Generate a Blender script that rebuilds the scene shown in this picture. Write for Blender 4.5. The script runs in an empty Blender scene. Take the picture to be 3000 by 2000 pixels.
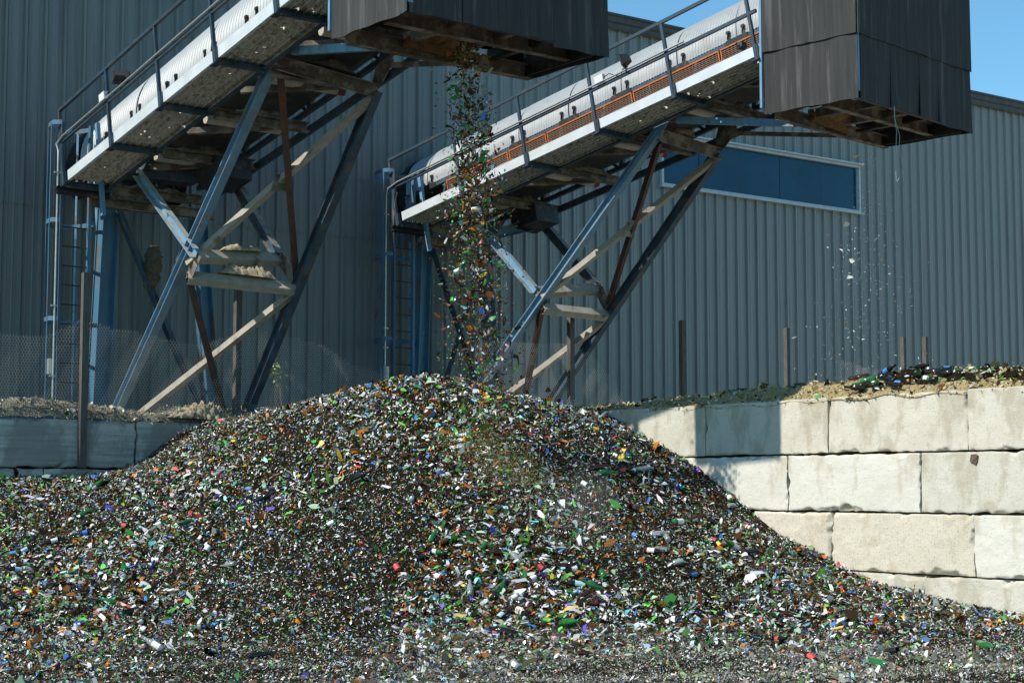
import bpy, math, random
import numpy as np
from math import sin, cos, atan, radians, pi
rng = np.random.default_rng(7); random.seed(7)
sc = bpy.context.scene; COL = sc.collection
V = lambda *a: np.array(a, float)
def nrm(v): v = np.asarray(v, float); return v/np.linalg.norm(v)

# ------------------------------------------------------------------ camera
FPX, HOR, HC = 4870., 428., 1.5            # focal length and horizon measured on the 3000 px wide photograph
TILT = atan(HOR/FPX)
cam = bpy.data.cameras.new('camera'); camo = bpy.data.objects.new('camera', cam); COL.objects.link(camo)
cam.sensor_width = 36; cam.lens = 36*FPX/3000; cam.clip_end = 2000; cam.clip_start = .1
camo.location = (0, 0, HC); camo.rotation_euler = (pi/2+TILT, 0, 0); sc.camera = camo
CF = V(0, cos(TILT), sin(TILT)); CU = V(0, -sin(TILT), cos(TILT)); CR = V(1, 0, 0); CC = V(0, 0, HC)
def ray(px, py): return CF+(px-1500)/FPX*CR-(py-1000)/FPX*CU
def atY(px, py, Y): r = ray(px, py); return CC+r*(Y/r[1])
def onplane(px, py, P, n): r = ray(px, py); return CC+r*(((P-CC)@n)/(r@n))

# ------------------------------------------------------------------ frames of reference
SUN_H = V(-cos(radians(27.5)), -sin(radians(27.5)), 0); SUN_EL = radians(44.5)
a_ = radians(54); UB = V(sin(a_), cos(a_), 0); NB = V(cos(a_), -sin(a_), 0); B0 = V(5.6, 37., 0)     # building wall
K = 1.15
W0 = K*V(2.55, 18.5, 0); WD = nrm(V(.582, -.813, 0)); WN = nrm(V(-.813, -.582, 0))                    # right bunker wall
L0 = K*V(-5.58, 20.9, 0)                                                                          # back bunker wall (parallel to the building)
ROW = .69; WTOP = 2.59; YARD = 2.32
class Conv:
    def __init__(s, px, py, Y0, al, slope):
        s.S = atY(px, py, Y0); a = radians(al); s.d = V(sin(a), -cos(a), 0); s.c = V(cos(a), sin(a), 0); s.r = slope
        th = atan(slope); s.D = s.d*cos(th)+V(0, 0, sin(th)); s.E = -s.d*sin(th)+V(0, 0, cos(th))
    def Q(s, x, y, z): return s.S+s.D*x+s.c*y+s.E*z
    def pl(s, px, py, y): return onplane(px, py, s.S+s.c*y, s.c)
    def H(s, t, y, z): return s.S+s.d*t+s.c*y+V(0, 0, z)
C1 = Conv(201, 527, 25.6, 38.3, .196); C2 = Conv(1180, 645, 30.0, 45.2, .198)

# ------------------------------------------------------------------ mesh builder
class MB:
    def __init__(s): s.v = []; s.f = []; s.m = []; s.mi = 0; s.sm = []
    def add(s, vs, fs, smooth=False):
        o = len(s.v); s.v += [tuple(map(float, p)) for p in vs]; s.f += [tuple(i+o for i in f) for f in fs]
        s.m += [s.mi]*len(fs); s.sm += [smooth]*len(fs)
    def box(s, c, ax, ay, az, hx, hy, hz):
        c = np.asarray(c, float); vs = [c+ax*hx*i+ay*hy*j+az*hz*k for k in (-1, 1) for j in (-1, 1) for i in (-1, 1)]
        s.add(vs, [(0, 2, 3, 1), (4, 5, 7, 6), (0, 1, 5, 4), (2, 6, 7, 3), (0, 4, 6, 2), (1, 3, 7, 5)])
    def bar(s, p, q, w, h, side):
        p = np.asarray(p, float); q = np.asarray(q, float); a = nrm(q-p); b = nrm(side-(side@a)*a); n = np.cross(a, b)
        s.box((p+q)/2, a, b, n, np.linalg.norm(q-p)/2, w/2, h/2)
    def hbeam(s, p, q, nw, depth, fw, t=.014, shift=0.):      # nw: normal of the web
        p = np.asarray(p, float); q = np.asarray(q, float); a = nrm(q-p); n = nrm(nw-(nw@a)*a); b = np.cross(a, n); L = np.linalg.norm(q-p)/2; c = (p+q)/2
        s.box(c, a, n, b, L, t/2, depth/2-t)
        for k in (-1, 1): s.box(c+b*k*(depth/2-t/2)+n*shift*fw/2, a, n, b, L, fw/2, t/2)
    def angle(s, p, q, n1, w, t=.009):
        p = np.asarray(p, float); q = np.asarray(q, float); a = nrm(q-p); n = nrm(n1-(n1@a)*a); b = np.cross(a, n); L = np.linalg.norm(q-p)/2; c = (p+q)/2
        s.box(c, a, n, b, L, t/2, w/2); s.box(c+b*(w/2-t/2)+n*(w/2+t/2), a, n, b, L, w/2, t/2)
    def tube(s, pts, r, n=8, cap=True):
        pts = [np.asarray(p, float) for p in pts]; rs = r if hasattr(r, '__len__') else [r]*len(pts); vs = []; fs = []
        t0 = nrm(pts[1]-pts[0]); u = nrm(np.cross(t0, V(.31, .22, .93)))
        for i, p in enumerate(pts):
            t = nrm(pts[min(i+1, len(pts)-1)]-pts[max(i-1, 0)]); u = nrm(u-(u@t)*t); w = np.cross(t, u)
            vs += [p+rs[i]*(u*cos(2*pi*k/n)+w*sin(2*pi*k/n)) for k in range(n)]
        for i in range(len(pts)-1):
            fs += [(i*n+k, i*n+(k+1) % n, (i+1)*n+(k+1) % n, (i+1)*n+k) for k in range(n)]
        s.add(vs, fs, True)
        if cap: s.add(vs[:n][::-1], [tuple(range(n))]); s.add(vs[-n:], [tuple(range(n))])
    def prism(s, poly, n, t):
        poly = [np.asarray(p, float) for p in poly]; n = nrm(n); k = len(poly)
        vs = [p-n*t/2 for p in poly]+[p+n*t/2 for p in poly]
        s.add(vs, [tuple(range(k))[::-1], tuple(range(k, 2*k))]+[(i, (i+1) % k, k+(i+1) % k, k+i) for i in range(k)])
    def wrap(s, prof, a0, a1, n=12):
        vs = [V(r*cos(a0+(a1-a0)*k/n), r*sin(a0+(a1-a0)*k/n), z) for z, r in prof for k in range(n+1)]
        s.add(vs, [(i*(n+1)+k, i*(n+1)+k+1, (i+1)*(n+1)+k+1, (i+1)*(n+1)+k) for i in range(len(prof)-1) for k in range(n)], True)
    def lathe(s, prof, p, ax, n=16):                          # profile of (distance along ax, radius)
        ax = nrm(ax); s.tube_prof([np.asarray(p)+ax*d for d, r in prof], [r for d, r in prof], ax, n)
    def tube_prof(s, pts, rs, ax, n):
        u = nrm(np.cross(ax, V(.31, .22, .93))); w = np.cross(ax, u); vs = []
        for p, r in zip(pts, rs): vs += [p+r*(u*cos(2*pi*k/n)+w*sin(2*pi*k/n)) for k in range(n)]
        s.add(vs, [(i*n+k, i*n+(k+1) % n, (i+1)*n+(k+1) % n, (i+1)*n+k) for i in range(len(pts)-1) for k in range(n)], True)
    def grid(s, P, smooth=False):                             # P[i][j] points
        P = np.asarray(P, float); a, b = P.shape[:2]
        s.add(P.reshape(-1, 3), [(i*b+j, (i+1)*b+j, (i+1)*b+j+1, i*b+j+1) for i in range(a-1) for j in range(b-1)], smooth)
ORG = {}
def link(o, parent):
    COL.objects.link(o)
    if parent: o.parent = parent
    return o
def obj(name, mb, mats, parent=None, loc=None):
    me = bpy.data.meshes.new(name); o = bpy.data.objects.new(name, me)
    org = ORG[parent.name] if parent else (np.asarray(loc, float) if loc is not None else V(0, 0, 0))
    v = np.array(mb.v)-org
    me.from_pydata(v.tolist(), [], mb.f)
    for m in (mats if isinstance(mats, (list, tuple)) else [mats]): me.materials.append(m)
    me.polygons.foreach_set('material_index', mb.m); me.polygons.foreach_set('use_smooth', mb.sm); me.update()
    link(o, parent); ORG[o.name] = org
    if not parent: o.location = org
    return o
def tag(o, label=None, cat=None, group=None, kind=None):
    for k, v in (('label', label), ('category', cat), ('group', group), ('kind', kind)):
        if v: o[k] = v
    return o
def thing(name, loc, label, cat, group=None):
    o = bpy.data.objects.new(name, None); o.empty_display_size = .2; COL.objects.link(o); o.location = [float(x) for x in loc]; ORG[o.name] = np.asarray(loc, float)
    return tag(o, label, cat, group)

# ------------------------------------------------------------------ materials
def mat(name, col, rough=.6, metal=0., col2=None, nscale=4., stretch=(1, 1, 1), contrast=.2, bump=0., bscale=60., dust=None, dust_amt=.5, dscale=3., dstretch=(1, 1, 1), trans=0., spec=.5, up_dust=None):
    m = bpy.data.materials.new(name); m.use_nodes = True; nt = m.node_tree; N = nt.nodes; Lk = nt.links; bs = N['Principled BSDF']
    bs.inputs['Roughness'].default_value = rough; bs.inputs['Metallic'].default_value = metal; bs.inputs['Specular IOR Level'].default_value = spec
    if trans: bs.inputs['Transmission Weight'].default_value = trans
    tc = N.new('ShaderNodeTexCoord')
    def noise(scale, st, det=4, off=0.):
        mp = N.new('ShaderNodeMapping'); mp.inputs['Scale'].default_value = st; mp.inputs['Location'].default_value = (off, off*.7, off*.3); Lk.new(tc.outputs['Object'], mp.inputs['Vector'])
        n = N.new('ShaderNodeTexNoise'); n.inputs['Scale'].default_value = scale; n.inputs['Detail'].default_value = det; n.inputs['Roughness'].default_value = .62; Lk.new(mp.outputs[0], n.inputs['Vector']); return n.outputs['Fac']
    def ramp(src, lo, hi):
        r = N.new('ShaderNodeMapRange'); r.inputs['From Min'].default_value = lo; r.inputs['From Max'].default_value = hi; Lk.new(src, r.inputs['Value']); return r.outputs[0]
    def mix(f, a, b):
        x = N.new('ShaderNodeMix'); x.data_type = 'RGBA'
        for sk, val in ((x.inputs[0], f), (x.inputs[6], a), (x.inputs[7], b)):
            if hasattr(val, 'is_linked'): Lk.new(val, sk)
            else: sk.default_value = val if not isinstance(val, tuple) else (*val, 1)
        return x.outputs[2]
    c = tuple(col); c2 = tuple(col2) if col2 else tuple(x*(1-contrast) for x in col)
    out = mix(ramp(noise(nscale, stretch), .36, .64), c, c2)
    if dust:
        th = .62-.24*dust_amt
        out = mix(ramp(noise(dscale, dstretch, 6, 3.1), th, th+.12), out, tuple(dust))
    if up_dust:                                               # grit that settles on faces turned up
        g = N.new('ShaderNodeNewGeometry'); sx = N.new('ShaderNodeSeparateXYZ'); Lk.new(g.outputs['Normal'], sx.inputs[0])
        mu = N.new('ShaderNodeMath'); mu.operation = 'MULTIPLY'; Lk.new(ramp(sx.outputs[2], .35, .8), mu.inputs[0]); Lk.new(ramp(noise(9, (1, 1, 1), 5, 8.), .3, .6), mu.inputs[1])
        out = mix(mu.outputs[0], out, tuple(up_dust))
    Lk.new(out, bs.inputs['Base Color'])
    if bump:
        b = N.new('ShaderNodeBump'); b.inputs['Strength'].default_value = bump; b.inputs['Distance'].default_value = .02; Lk.new(noise(bscale, (1, 1, 1), 6, 5.), b.inputs['Height']); Lk.new(b.outputs[0], bs.inputs['Normal'])
    return m
M = {}
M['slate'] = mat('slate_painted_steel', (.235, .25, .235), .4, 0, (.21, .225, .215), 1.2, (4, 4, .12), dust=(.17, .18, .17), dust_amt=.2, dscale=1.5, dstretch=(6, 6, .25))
M['slate_shaded'] = mat('shaded_slate_cladding', (.155, .175, .17), .42, 0, (.13, .15, .146), 1.2, (4, 4, .12), dust=(.105, .115, .11), dust_amt=.3, dscale=1.3, dstretch=(5, 5, .2))  # darker copy of the slate: shade over the left wall put into its colour
M['fascia'] = mat('brown_grey_trim', (.07, .068, .066), .55, 0, contrast=.35, nscale=6, stretch=(1, 1, .3))
M['white_trim'] = mat('pale_window_trim', (.5, .55, .57), .5, 0, contrast=.18, nscale=12)
M['pane'] = mat('dark_tinted_glass', (.001, .055, .11), .05, 0, contrast=.25, nscale=.8, spec=.3)
M['mullion'] = mat('dark_glazing_seal', (.008, .02, .03), .5)
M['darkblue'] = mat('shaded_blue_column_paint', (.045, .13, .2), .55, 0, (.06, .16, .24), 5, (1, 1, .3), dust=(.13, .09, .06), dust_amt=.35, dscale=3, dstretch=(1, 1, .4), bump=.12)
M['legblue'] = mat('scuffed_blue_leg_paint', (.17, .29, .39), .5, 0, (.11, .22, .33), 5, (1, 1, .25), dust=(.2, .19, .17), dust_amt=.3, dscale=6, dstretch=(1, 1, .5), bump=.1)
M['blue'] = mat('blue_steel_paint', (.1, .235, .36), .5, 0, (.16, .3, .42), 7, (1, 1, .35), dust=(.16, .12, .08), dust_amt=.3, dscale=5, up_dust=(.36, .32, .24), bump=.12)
M['rail'] = mat('dark_blue_rail_paint', (.024, .055, .08), .5, 0, (.018, .035, .05), 6, dust=(.07, .055, .04), dust_amt=.15, dscale=4)
M['navy'] = mat('weathered_navy_steel', (.045, .085, .125), .55, 0, (.03, .045, .06), 6, (1, 1, .4), dust=(.12, .085, .06), dust_amt=.3, dscale=4, up_dust=(.3, .27, .2), bump=.15)
M['rusty'] = mat('dusty_brown_steel', (.12, .105, .085), .75, 0, (.09, .06, .04), 5, dust=(.26, .225, .17), dust_amt=.6, dscale=4, up_dust=(.5, .44, .34), bump=.3)
M['tan'] = mat('dust_coated_steel', (.36, .33, .27), .85, 0, (.29, .26, .21), 6, dust=(.15, .13, .1), dust_amt=.18, dscale=4, bump=.1)
M['deeprust'] = mat('red_brown_rusted_steel', (.11, .045, .022), .8, 0, (.05, .035, .03), 5, bump=.25, up_dust=(.3, .24, .16))
M['galv'] = mat('white_corrugated_steel', (.33, .35, .347), .42, 0, (.285, .305, .305), 3, (1, 1, 1), dust=(.27, .27, .24), dust_amt=.2, dscale=2)
M['gutter'] = mat('pale_grey_toe_board', (.66, .71, .72), .4, .2, contrast=.14, nscale=3)
M['grate'] = mat('galvanised_grating_dirty', (.62, .61, .55), .6, .0, (.42, .41, .36), 24, dust=(.24, .22, .17), dust_amt=.5, dscale=12)
M['lampblack'] = mat('black_lamp_housing', (.015, .016, .017), .45, contrast=.2)
M['darksteel'] = mat('black_steel', (.022, .022, .022), .5, 0, contrast=.4, nscale=8, dust=(.09, .06, .04), dust_amt=.3, dscale=9)
M['belt'] = mat('black_belt_rubber', (.025, .023, .02), .7, 0, dust=(.1, .08, .05), dust_amt=.5, dscale=6, bump=.2)
M['pan'] = mat('grey_belt_pan', (.075, .075, .07), .6, .2, contrast=.4, nscale=5, dust=(.12, .1, .07), dust_amt=.4)
M['orange'] = mat('orange_guard_paint', (.5, .14, .025), .5, contrast=.25, nscale=14)
M['meshsteel'] = mat('rust_orange_mesh_wire', (.3, .14, .08), .6, .1, (.28, .2, .15), 9)
M['conduit'] = mat('galvanised_conduit', (.55, .56, .53), .35, .6, contrast=.15, nscale=20)
M['muck'] = mat('caked_glass_dust', (.46, .38, .25), .95, 0, (.3, .24, .15), 14, bump=.9, bscale=45, dust=(.12, .09, .055), dust_amt=.25, dscale=8)
M['muckdark'] = mat('damp_caked_dirt', (.16, .12, .075), .95, 0, (.07, .055, .04), 12, bump=.9, bscale=45)
M['wood'] = mat('weathered_grey_wood', (.12, .11, .098), .85, 0, (.055, .05, .045), 9, (9, 9, .5), bump=.35, bscale=30)
M['woodlit'] = M['wood']
M['wire'] = mat('galvanised_wire', (.6, .58, .53), .5, .1)
M['leaf'] = mat('young_green_leaf', (.2, .3, .09), .55, 0, (.26, .33, .13), 30, trans=0)
M['stem'] = mat('brown_stem', (.2, .14, .08), .8)
M['roller'] = mat('cream_roller', (.5, .45, .36), .5); M['maroon'] = mat('maroon_roller_end', (.2, .03, .03), .5)
M['lampglass'] = mat('lamp_glass', (.25, .27, .28), .1); M['whitebox'] = mat('white_plastic_box', (.75, .76, .74), .4)
M['cord'] = mat('pale_green_cord', (.3, .42, .33), .6); M['rustpan'] = mat('ochre_rusty_chute', (.26, .15, .055), .85, 0, (.12, .06, .025), 8, bump=.6, bscale=30)

def rubber_mat():
    m = mat('black_rubber_sheet', (.054, .055, .054), .8, 0, (.039, .04, .04), 3.5, (5, 5, .22), dust=(.095, .095, .09), dust_amt=.28, dscale=1.6, dstretch=(5, 5, .3), spec=.12)
    nt = m.node_tree; N = nt.nodes; tc = N.new('ShaderNodeTexCoord'); w = N.new('ShaderNodeTexWave'); w.wave_type = 'BANDS'; w.bands_direction = 'Z'
    w.inputs['Scale'].default_value = 34; w.inputs['Distortion'].default_value = .8; w.inputs['Detail'].default_value = 2; nt.links.new(tc.outputs['Object'], w.inputs['Vector'])
    b = N.new('ShaderNodeBump'); b.inputs['Strength'].default_value = .25; b.inputs['Distance'].default_value = .006; nt.links.new(w.outputs['Fac'], b.inputs['Height']); nt.links.new(b.outputs[0], N['Principled BSDF'].inputs['Normal'])
    return m
M['rubber'] = rubber_mat()

def concrete_mat(name, c1, c2, stain, pebble=.3, amt=.35, grain=0.):
    m = bpy.data.materials.new(name); m.use_nodes = True; nt = m.node_tree; N = nt.nodes; Lk = nt.links; bs = N['Principled BSDF']; bs.inputs['Roughness'].default_value = .92; bs.inputs['Specular IOR Level'].default_value = .2
    tc = N.new('ShaderNodeTexCoord')
    def noise(scale, det=5, st=(1, 1, 1), off=0, r=.6):
        mp = N.new('ShaderNodeMapping'); mp.inputs['Scale'].default_value = st; mp.inputs['Location'].default_value = (off, off, off); Lk.new(tc.outputs['Object'], mp.inputs[0])
        n = N.new('ShaderNodeTexNoise'); n.inputs['Scale'].default_value = scale; n.inputs['Detail'].default_value = det; n.inputs['Roughness'].default_value = r; Lk.new(mp.outputs[0], n.inputs['Vector']); return n.outputs['Fac']
    def rng_(src, lo, hi, a=0., b=1.):
        r = N.new('ShaderNodeMapRange'); r.inputs['From Min'].default_value = lo; r.inputs['From Max'].default_value = hi; r.inputs['To Min'].default_value = a; r.inputs['To Max'].default_value = b; Lk.new(src, r.inputs[0]); return r.outputs[0]
    def mix(f, a, b):
        x = N.new('ShaderNodeMix'); x.data_type = 'RGBA'
        for sk, v in ((x.inputs[0], f), (x.inputs[6], a), (x.inputs[7], b)):
            if hasattr(v, 'is_linked'): Lk.new(v, sk)
            else: sk.default_value = v if not isinstance(v, tuple) else (*v, 1)
        return x.outputs[2]
    o = mix(rng_(noise(1.6, 6), .35, .65), c1, c2)
    o = mix(rng_(noise(2.4, 7, (1, 1, .45), 4.3), .6-.2*amt, .68-.2*amt, 0, .75), o, stain)
    o = mix(rng_(noise(9, 8, (1, 1, 1), 7.7, .7), .62, .72, 0, .45), o, tuple(x*.62 for x in stain))
    vo = N.new('ShaderNodeTexVoronoi'); vo.inputs['Scale'].default_value = 42; Lk.new(tc.outputs['Object'], vo.inputs['Vector'])
    sp = N.new('ShaderNodeSeparateColor'); Lk.new(vo.outputs['Color'], sp.inputs[0])
    mu = N.new('ShaderNodeMath'); mu.operation = 'MULTIPLY'; Lk.new(rng_(vo.outputs['Distance'], .32, .22), mu.inputs[0]); Lk.new(rng_(sp.outputs[0], 1-pebble, 1-pebble+.02, 0, .6), mu.inputs[1])
    o = mix(mu.outputs[0], o, (.22, .2, .18))
    Lk.new(o, bs.inputs['Base Color'])
    b = N.new('ShaderNodeBump'); b.inputs['Strength'].default_value = .45; b.inputs['Distance'].default_value = .02
    if grain:
        gr = noise(1., 6, (.7, .7, 15), 6.1, .65); o = mix(rng_(gr, .42, .6, 0, .6), o, tuple(x*.55 for x in c2)); Lk.new(o, bs.inputs['Base Color'])
    ad = N.new('ShaderNodeMath'); ad.operation = 'ADD'; Lk.new(noise(30, 8, (1, 1, 1), 2, .75), ad.inputs[0]); Lk.new(noise(95, 3, (1, 1, 1), 9), ad.inputs[1])
    Lk.new(ad.outputs[0], b.inputs['Height']); Lk.new(b.outputs[0], bs.inputs['Normal']); return m
CONC = [concrete_mat('concrete_cream', (.6, .56, .465), (.54, .5, .405), (.40, .35, .26), .12, .6),
        concrete_mat('concrete_white', (.65, .625, .54), (.59, .565, .48), (.48, .42, .32), .06, .4),
        concrete_mat('concrete_pebbly', (.61, .56, .445), (.54, .49, .385), (.45, .38, .27), .55, .35),
        concrete_mat('concrete_pale', (.58, .55, .46), (.51, .48, .39), (.4, .36, .27), .2, .6),
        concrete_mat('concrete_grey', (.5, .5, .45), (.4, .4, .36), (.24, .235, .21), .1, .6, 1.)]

def frag_mat(name, rough=.16, translucent=.0):
    m = bpy.data.materials.new(name); m.use_nodes = True; nt = m.node_tree; N = nt.nodes; bs = N['Principled BSDF']
    at = N.new('ShaderNodeAttribute'); at.attribute_name = 'col'; nt.links.new(at.outputs['Color'], bs.inputs['Base Color'])
    ar = N.new('ShaderNodeAttribute'); ar.attribute_name = 'rgh'; nt.links.new(ar.outputs['Fac'], bs.inputs['Roughness'])
    bs.inputs['Specular IOR Level'].default_value = .3
    if translucent:
        tr = N.new('ShaderNodeBsdfTranslucent'); nt.links.new(at.outputs['Color'], tr.inputs['Color']); mx = N.new('ShaderNodeMixShader'); mx.inputs[0].default_value = translucent
        nt.links.new(bs.outputs[0], mx.inputs[1]); nt.links.new(tr.outputs[0], mx.inputs[2]); nt.links.new(mx.outputs[0], N['Material Output'].inputs[0])
    return m
FRAG = frag_mat('glass_fragments', translucent=.25)
def mound_mat(name, ca, cb, cc, scale=70.):
    m = bpy.data.materials.new(name); m.use_nodes = True; nt = m.node_tree; N = nt.nodes; Lk = nt.links; bs = N['Principled BSDF']; bs.inputs['Roughness'].default_value = .8; bs.inputs['Specular IOR Level'].default_value = .1
    tc = N.new('ShaderNodeTexCoord'); vo = N.new('ShaderNodeTexVoronoi'); vo.inputs['Scale'].default_value = scale; Lk.new(tc.outputs['Object'], vo.inputs['Vector'])
    sp = N.new('ShaderNodeSeparateColor'); Lk.new(vo.outputs['Color'], sp.inputs[0]); r = N.new('ShaderNodeValToRGB'); Lk.new(sp.outputs[0], r.inputs[0]); e = r.color_ramp; e.interpolation = 'CONSTANT'
    e.elements[0].color = (*ca, 1); e.elements[1].position = .5; e.elements[1].color = (*cb, 1); x = e.elements.new(.85); x.color = (*cc, 1)
    Lk.new(r.outputs[0], bs.inputs['Base Color']); b = N.new('ShaderNodeBump'); b.inputs['Strength'].default_value = 1.; b.inputs['Distance'].default_value = .02; Lk.new(vo.outputs['Distance'], b.inputs['Height']); Lk.new(b.outputs[0], bs.inputs['Normal']); return m
MOUND = mound_mat('fine_crushed_glass', (.008, .006, .003), (.018, .016, .006), (.045, .038, .018), 110.)
SAND = mound_mat('yellow_glass_sand', (.42, .32, .15), (.5, .4, .22), (.2, .16, .09), 90.)
GREYGRIT = mound_mat('grey_glass_grit', (.2, .175, .13), (.27, .24, .18), (.1, .1, .07), 60.)

# ------------------------------------------------------------------ light
w = bpy.data.worlds.new('World'); sc.world = w; w.use_nodes = True; nt = w.node_tree
sky = nt.nodes.new('ShaderNodeTexSky'); sky.sky_type = 'NISHITA'; sky.sun_disc = False; sky.sun_elevation = SUN_EL; sky.sun_rotation = math.atan2(SUN_H[0], SUN_H[1])
sky.air_density = 1.0; sky.dust_density = .1; sky.ozone_density = 2.2; sky.altitude = 100
tint = nt.nodes.new('ShaderNodeMix'); tint.data_type = 'RGBA'; tint.blend_type = 'MULTIPLY'; tint.inputs[0].default_value = 1; tint.inputs[7].default_value = (.62, .96, 1., 1); nt.links.new(sky.outputs[0], tint.inputs[6]); nt.links.new(tint.outputs[2], nt.nodes['Background'].inputs[0]); nt.nodes['Background'].inputs[1].default_value = .128
sl = bpy.data.lights.new('sun', 'SUN'); sl.energy = 4.4; sl.angle = radians(.5); sl.color = (1, .95, .875); so = bpy.data.objects.new('sun', sl); COL.objects.link(so)
from mathutils import Vector, Quaternion
so.rotation_euler = Vector([float(x) for x in (-(SUN_H*cos(SUN_EL)+V(0, 0, sin(SUN_EL))))]).to_track_quat('-Z', 'Y').to_euler(); so.location = (-20, -10, 25)
sc.view_settings.view_transform = 'Standard'; sc.view_settings.look = 'None'; sc.view_settings.exposure = .42; sc.view_settings.gamma = 1

# ------------------------------------------------------------------ ground and yard
g = MB(); g.add([V(-400, -100, -.03), V(400, -100, -.03), V(400, 900, -.03), V(-400, 900, -.03)], [(0, 1, 2, 3)])
obj('ground', g, mat('dusty_yard_ground', (.2, .185, .15), .95, 0, (.15, .135, .11), .8, bump=.4, bscale=40))['kind'] = 'structure'
# raised yard behind the two walls (the walls hold it back)
cor_t = np.linalg.solve(np.array([UB[:2], -WD[:2]]).T, (W0-L0)[:2]); CORN = L0+UB*cor_t[0]
def Lp(s, off, z): return L0+UB*s+NB*off+V(0, 0, z)      # off > 0 in front of the wall face
def Wp(s, off, z): return W0+WD*s+WN*off+V(0, 0, z)
yd = MB(); poly = [Lp(-14, -.75, YARD), CORN+(-NB*.75-WN*.75)+V(0, 0, YARD), Wp(9, -.75, YARD), Wp(9, -40, YARD), Lp(40, -30, YARD), Lp(-14, -30, YARD)]
yd.add(poly+[p-V(0, 0, YARD+.02) for p in poly], [(0, 1, 2, 3, 4, 5)]+[(i, (i+6), (i+1) % 6+6, (i+1) % 6) for i in range(6)])
obj('raised_yard', yd, mat('raised_yard_grit', (.36, .32, .24), .95, 0, (.27, .24, .18), 3, bump=.5))['kind'] = 'structure'

# ------------------------------------------------------------------ building
bl = thing('metal_building', B0+V(0, 0, YARD), 'slate grey building clad in ribbed metal sheets standing behind both conveyors', 'building')
def Bp(u, off, z): return B0+UB*u+NB*off+V(0, 0, z)
ribs = []; u = -26.
while u < 24: ribs.append(u); u += .3365 if u < -8 else .307
prof = []
for i, u in enumerate(ribs[:-1]):
    p = ribs[i+1]-u
    prof += [(u-.042, .0), (u-.022, .055), (u+.020, .055), (u+.026, .0), (u+.036, -.022), (u+.048, 0)]
    prof += [(u+.33*p-.018, 0), (u+.33*p-.009, .006), (u+.33*p+.009, .006), (u+.33*p+.018, 0), (u+.66*p-.018, 0), (u+.66*p-.009, .006), (u+.66*p+.009, .006), (u+.66*p+.018, 0)]
UW0, UW1, ZW0, ZW1 = -3.01, 3.21, 7.95, 9.08; ZT = 11.15
mb = MB()
def strip(pr, z0, z1, ov=0.): mb.grid([[Bp(u, o+ov*1.6, z0) for u, o in pr], [Bp(u, o+ov, z1) for u, o in pr]])
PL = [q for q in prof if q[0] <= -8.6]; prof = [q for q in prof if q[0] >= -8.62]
strip(PL, YARD, 6.2); strip(PL, 6.14, ZT, .008); obj('wall', mb, M['slate_shaded'], bl); mb = MB()
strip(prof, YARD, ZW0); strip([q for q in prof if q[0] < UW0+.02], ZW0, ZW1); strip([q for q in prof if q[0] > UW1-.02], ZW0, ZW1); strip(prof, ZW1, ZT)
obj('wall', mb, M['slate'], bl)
mb = MB()
mb.grid([[Bp(u, -.2, ZT+.2), Bp(u, .10, ZT-.02), Bp(u, .12, ZT+.02), Bp(u, .12, ZT+.1), Bp(u, .16, ZT+.13), Bp(u, .16, ZT+.23), Bp(u, .2, ZT+.26), Bp(u, .2, ZT+.3), Bp(u, -.3, ZT+.36)] for u in np.linspace(-26, 24, 16)])
obj('roof_trim', mb, M['fascia'], bl)
mb = MB(); mb.grid([[Bp(u, -.3, ZT+.36), Bp(u, -22, ZT+2.0)] for u in (-26, 24)]); obj('roof', mb, M['fascia'], bl)
mb = MB()
for q in range(4):
    e = [(UW0+.02, UW1-.02, ZW0, 0), (UW0, UW1, ZW1, 0)]
fr = .055
mb.box(Bp((UW0+UW1)/2, .03, ZW0+fr/2), UB, NB, V(0, 0, 1), (UW1-UW0)/2, .06, fr/2)
mb.box(Bp((UW0+UW1)/2, .05, ZW0-.02), UB, NB, V(0, 0, 1), (UW1-UW0)/2+.05, .09, .018)
mb.box(Bp((UW0+UW1)/2, .03, ZW1-fr/2), UB, NB, V(0, 0, 1), (UW1-UW0)/2, .06, fr/2)
mb.box(Bp((UW0+UW1)/2, .06, ZW1+.02), UB, NB, V(0, 0, 1), (UW1-UW0)/2+.05, .1, .018)
for uu in (UW0+.03, UW1-.03): mb.box(Bp(uu, .028, (ZW0+ZW1)/2), UB, NB, V(0, 0, 1), .028, .055, (ZW1-ZW0)/2-fr-.002)
wf = obj('window', mb, M['white_trim'], bl)
cuts = [UW0+.06, -1.85, -.62, .62, 1.95, UW1-.06]
for i in range(5):
    rt_ = (-.02, .015, -.01, .03, 0)[i]; mb = MB(); mb.box(Bp((cuts[i]+cuts[i+1])/2, -.012, (ZW0+ZW1)/2), nrm(UB+NB*rt_*.5), nrm(NB-UB*rt_*.5), V(0, 0, 1), (cuts[i+1]-cuts[i])/2-.008, .006, (ZW1-ZW0)/2-fr+.01); obj('pane', mb, M['pane'], wf)
for c in cuts[1:-1]:
    mb = MB(); mb.box(Bp(c, -.012, (ZW0+ZW1)/2), UB, NB, V(0, 0, 1), .011, .010, (ZW1-ZW0)/2-fr+.008); obj('mullion', mb, M['mullion'], wf)

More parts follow.
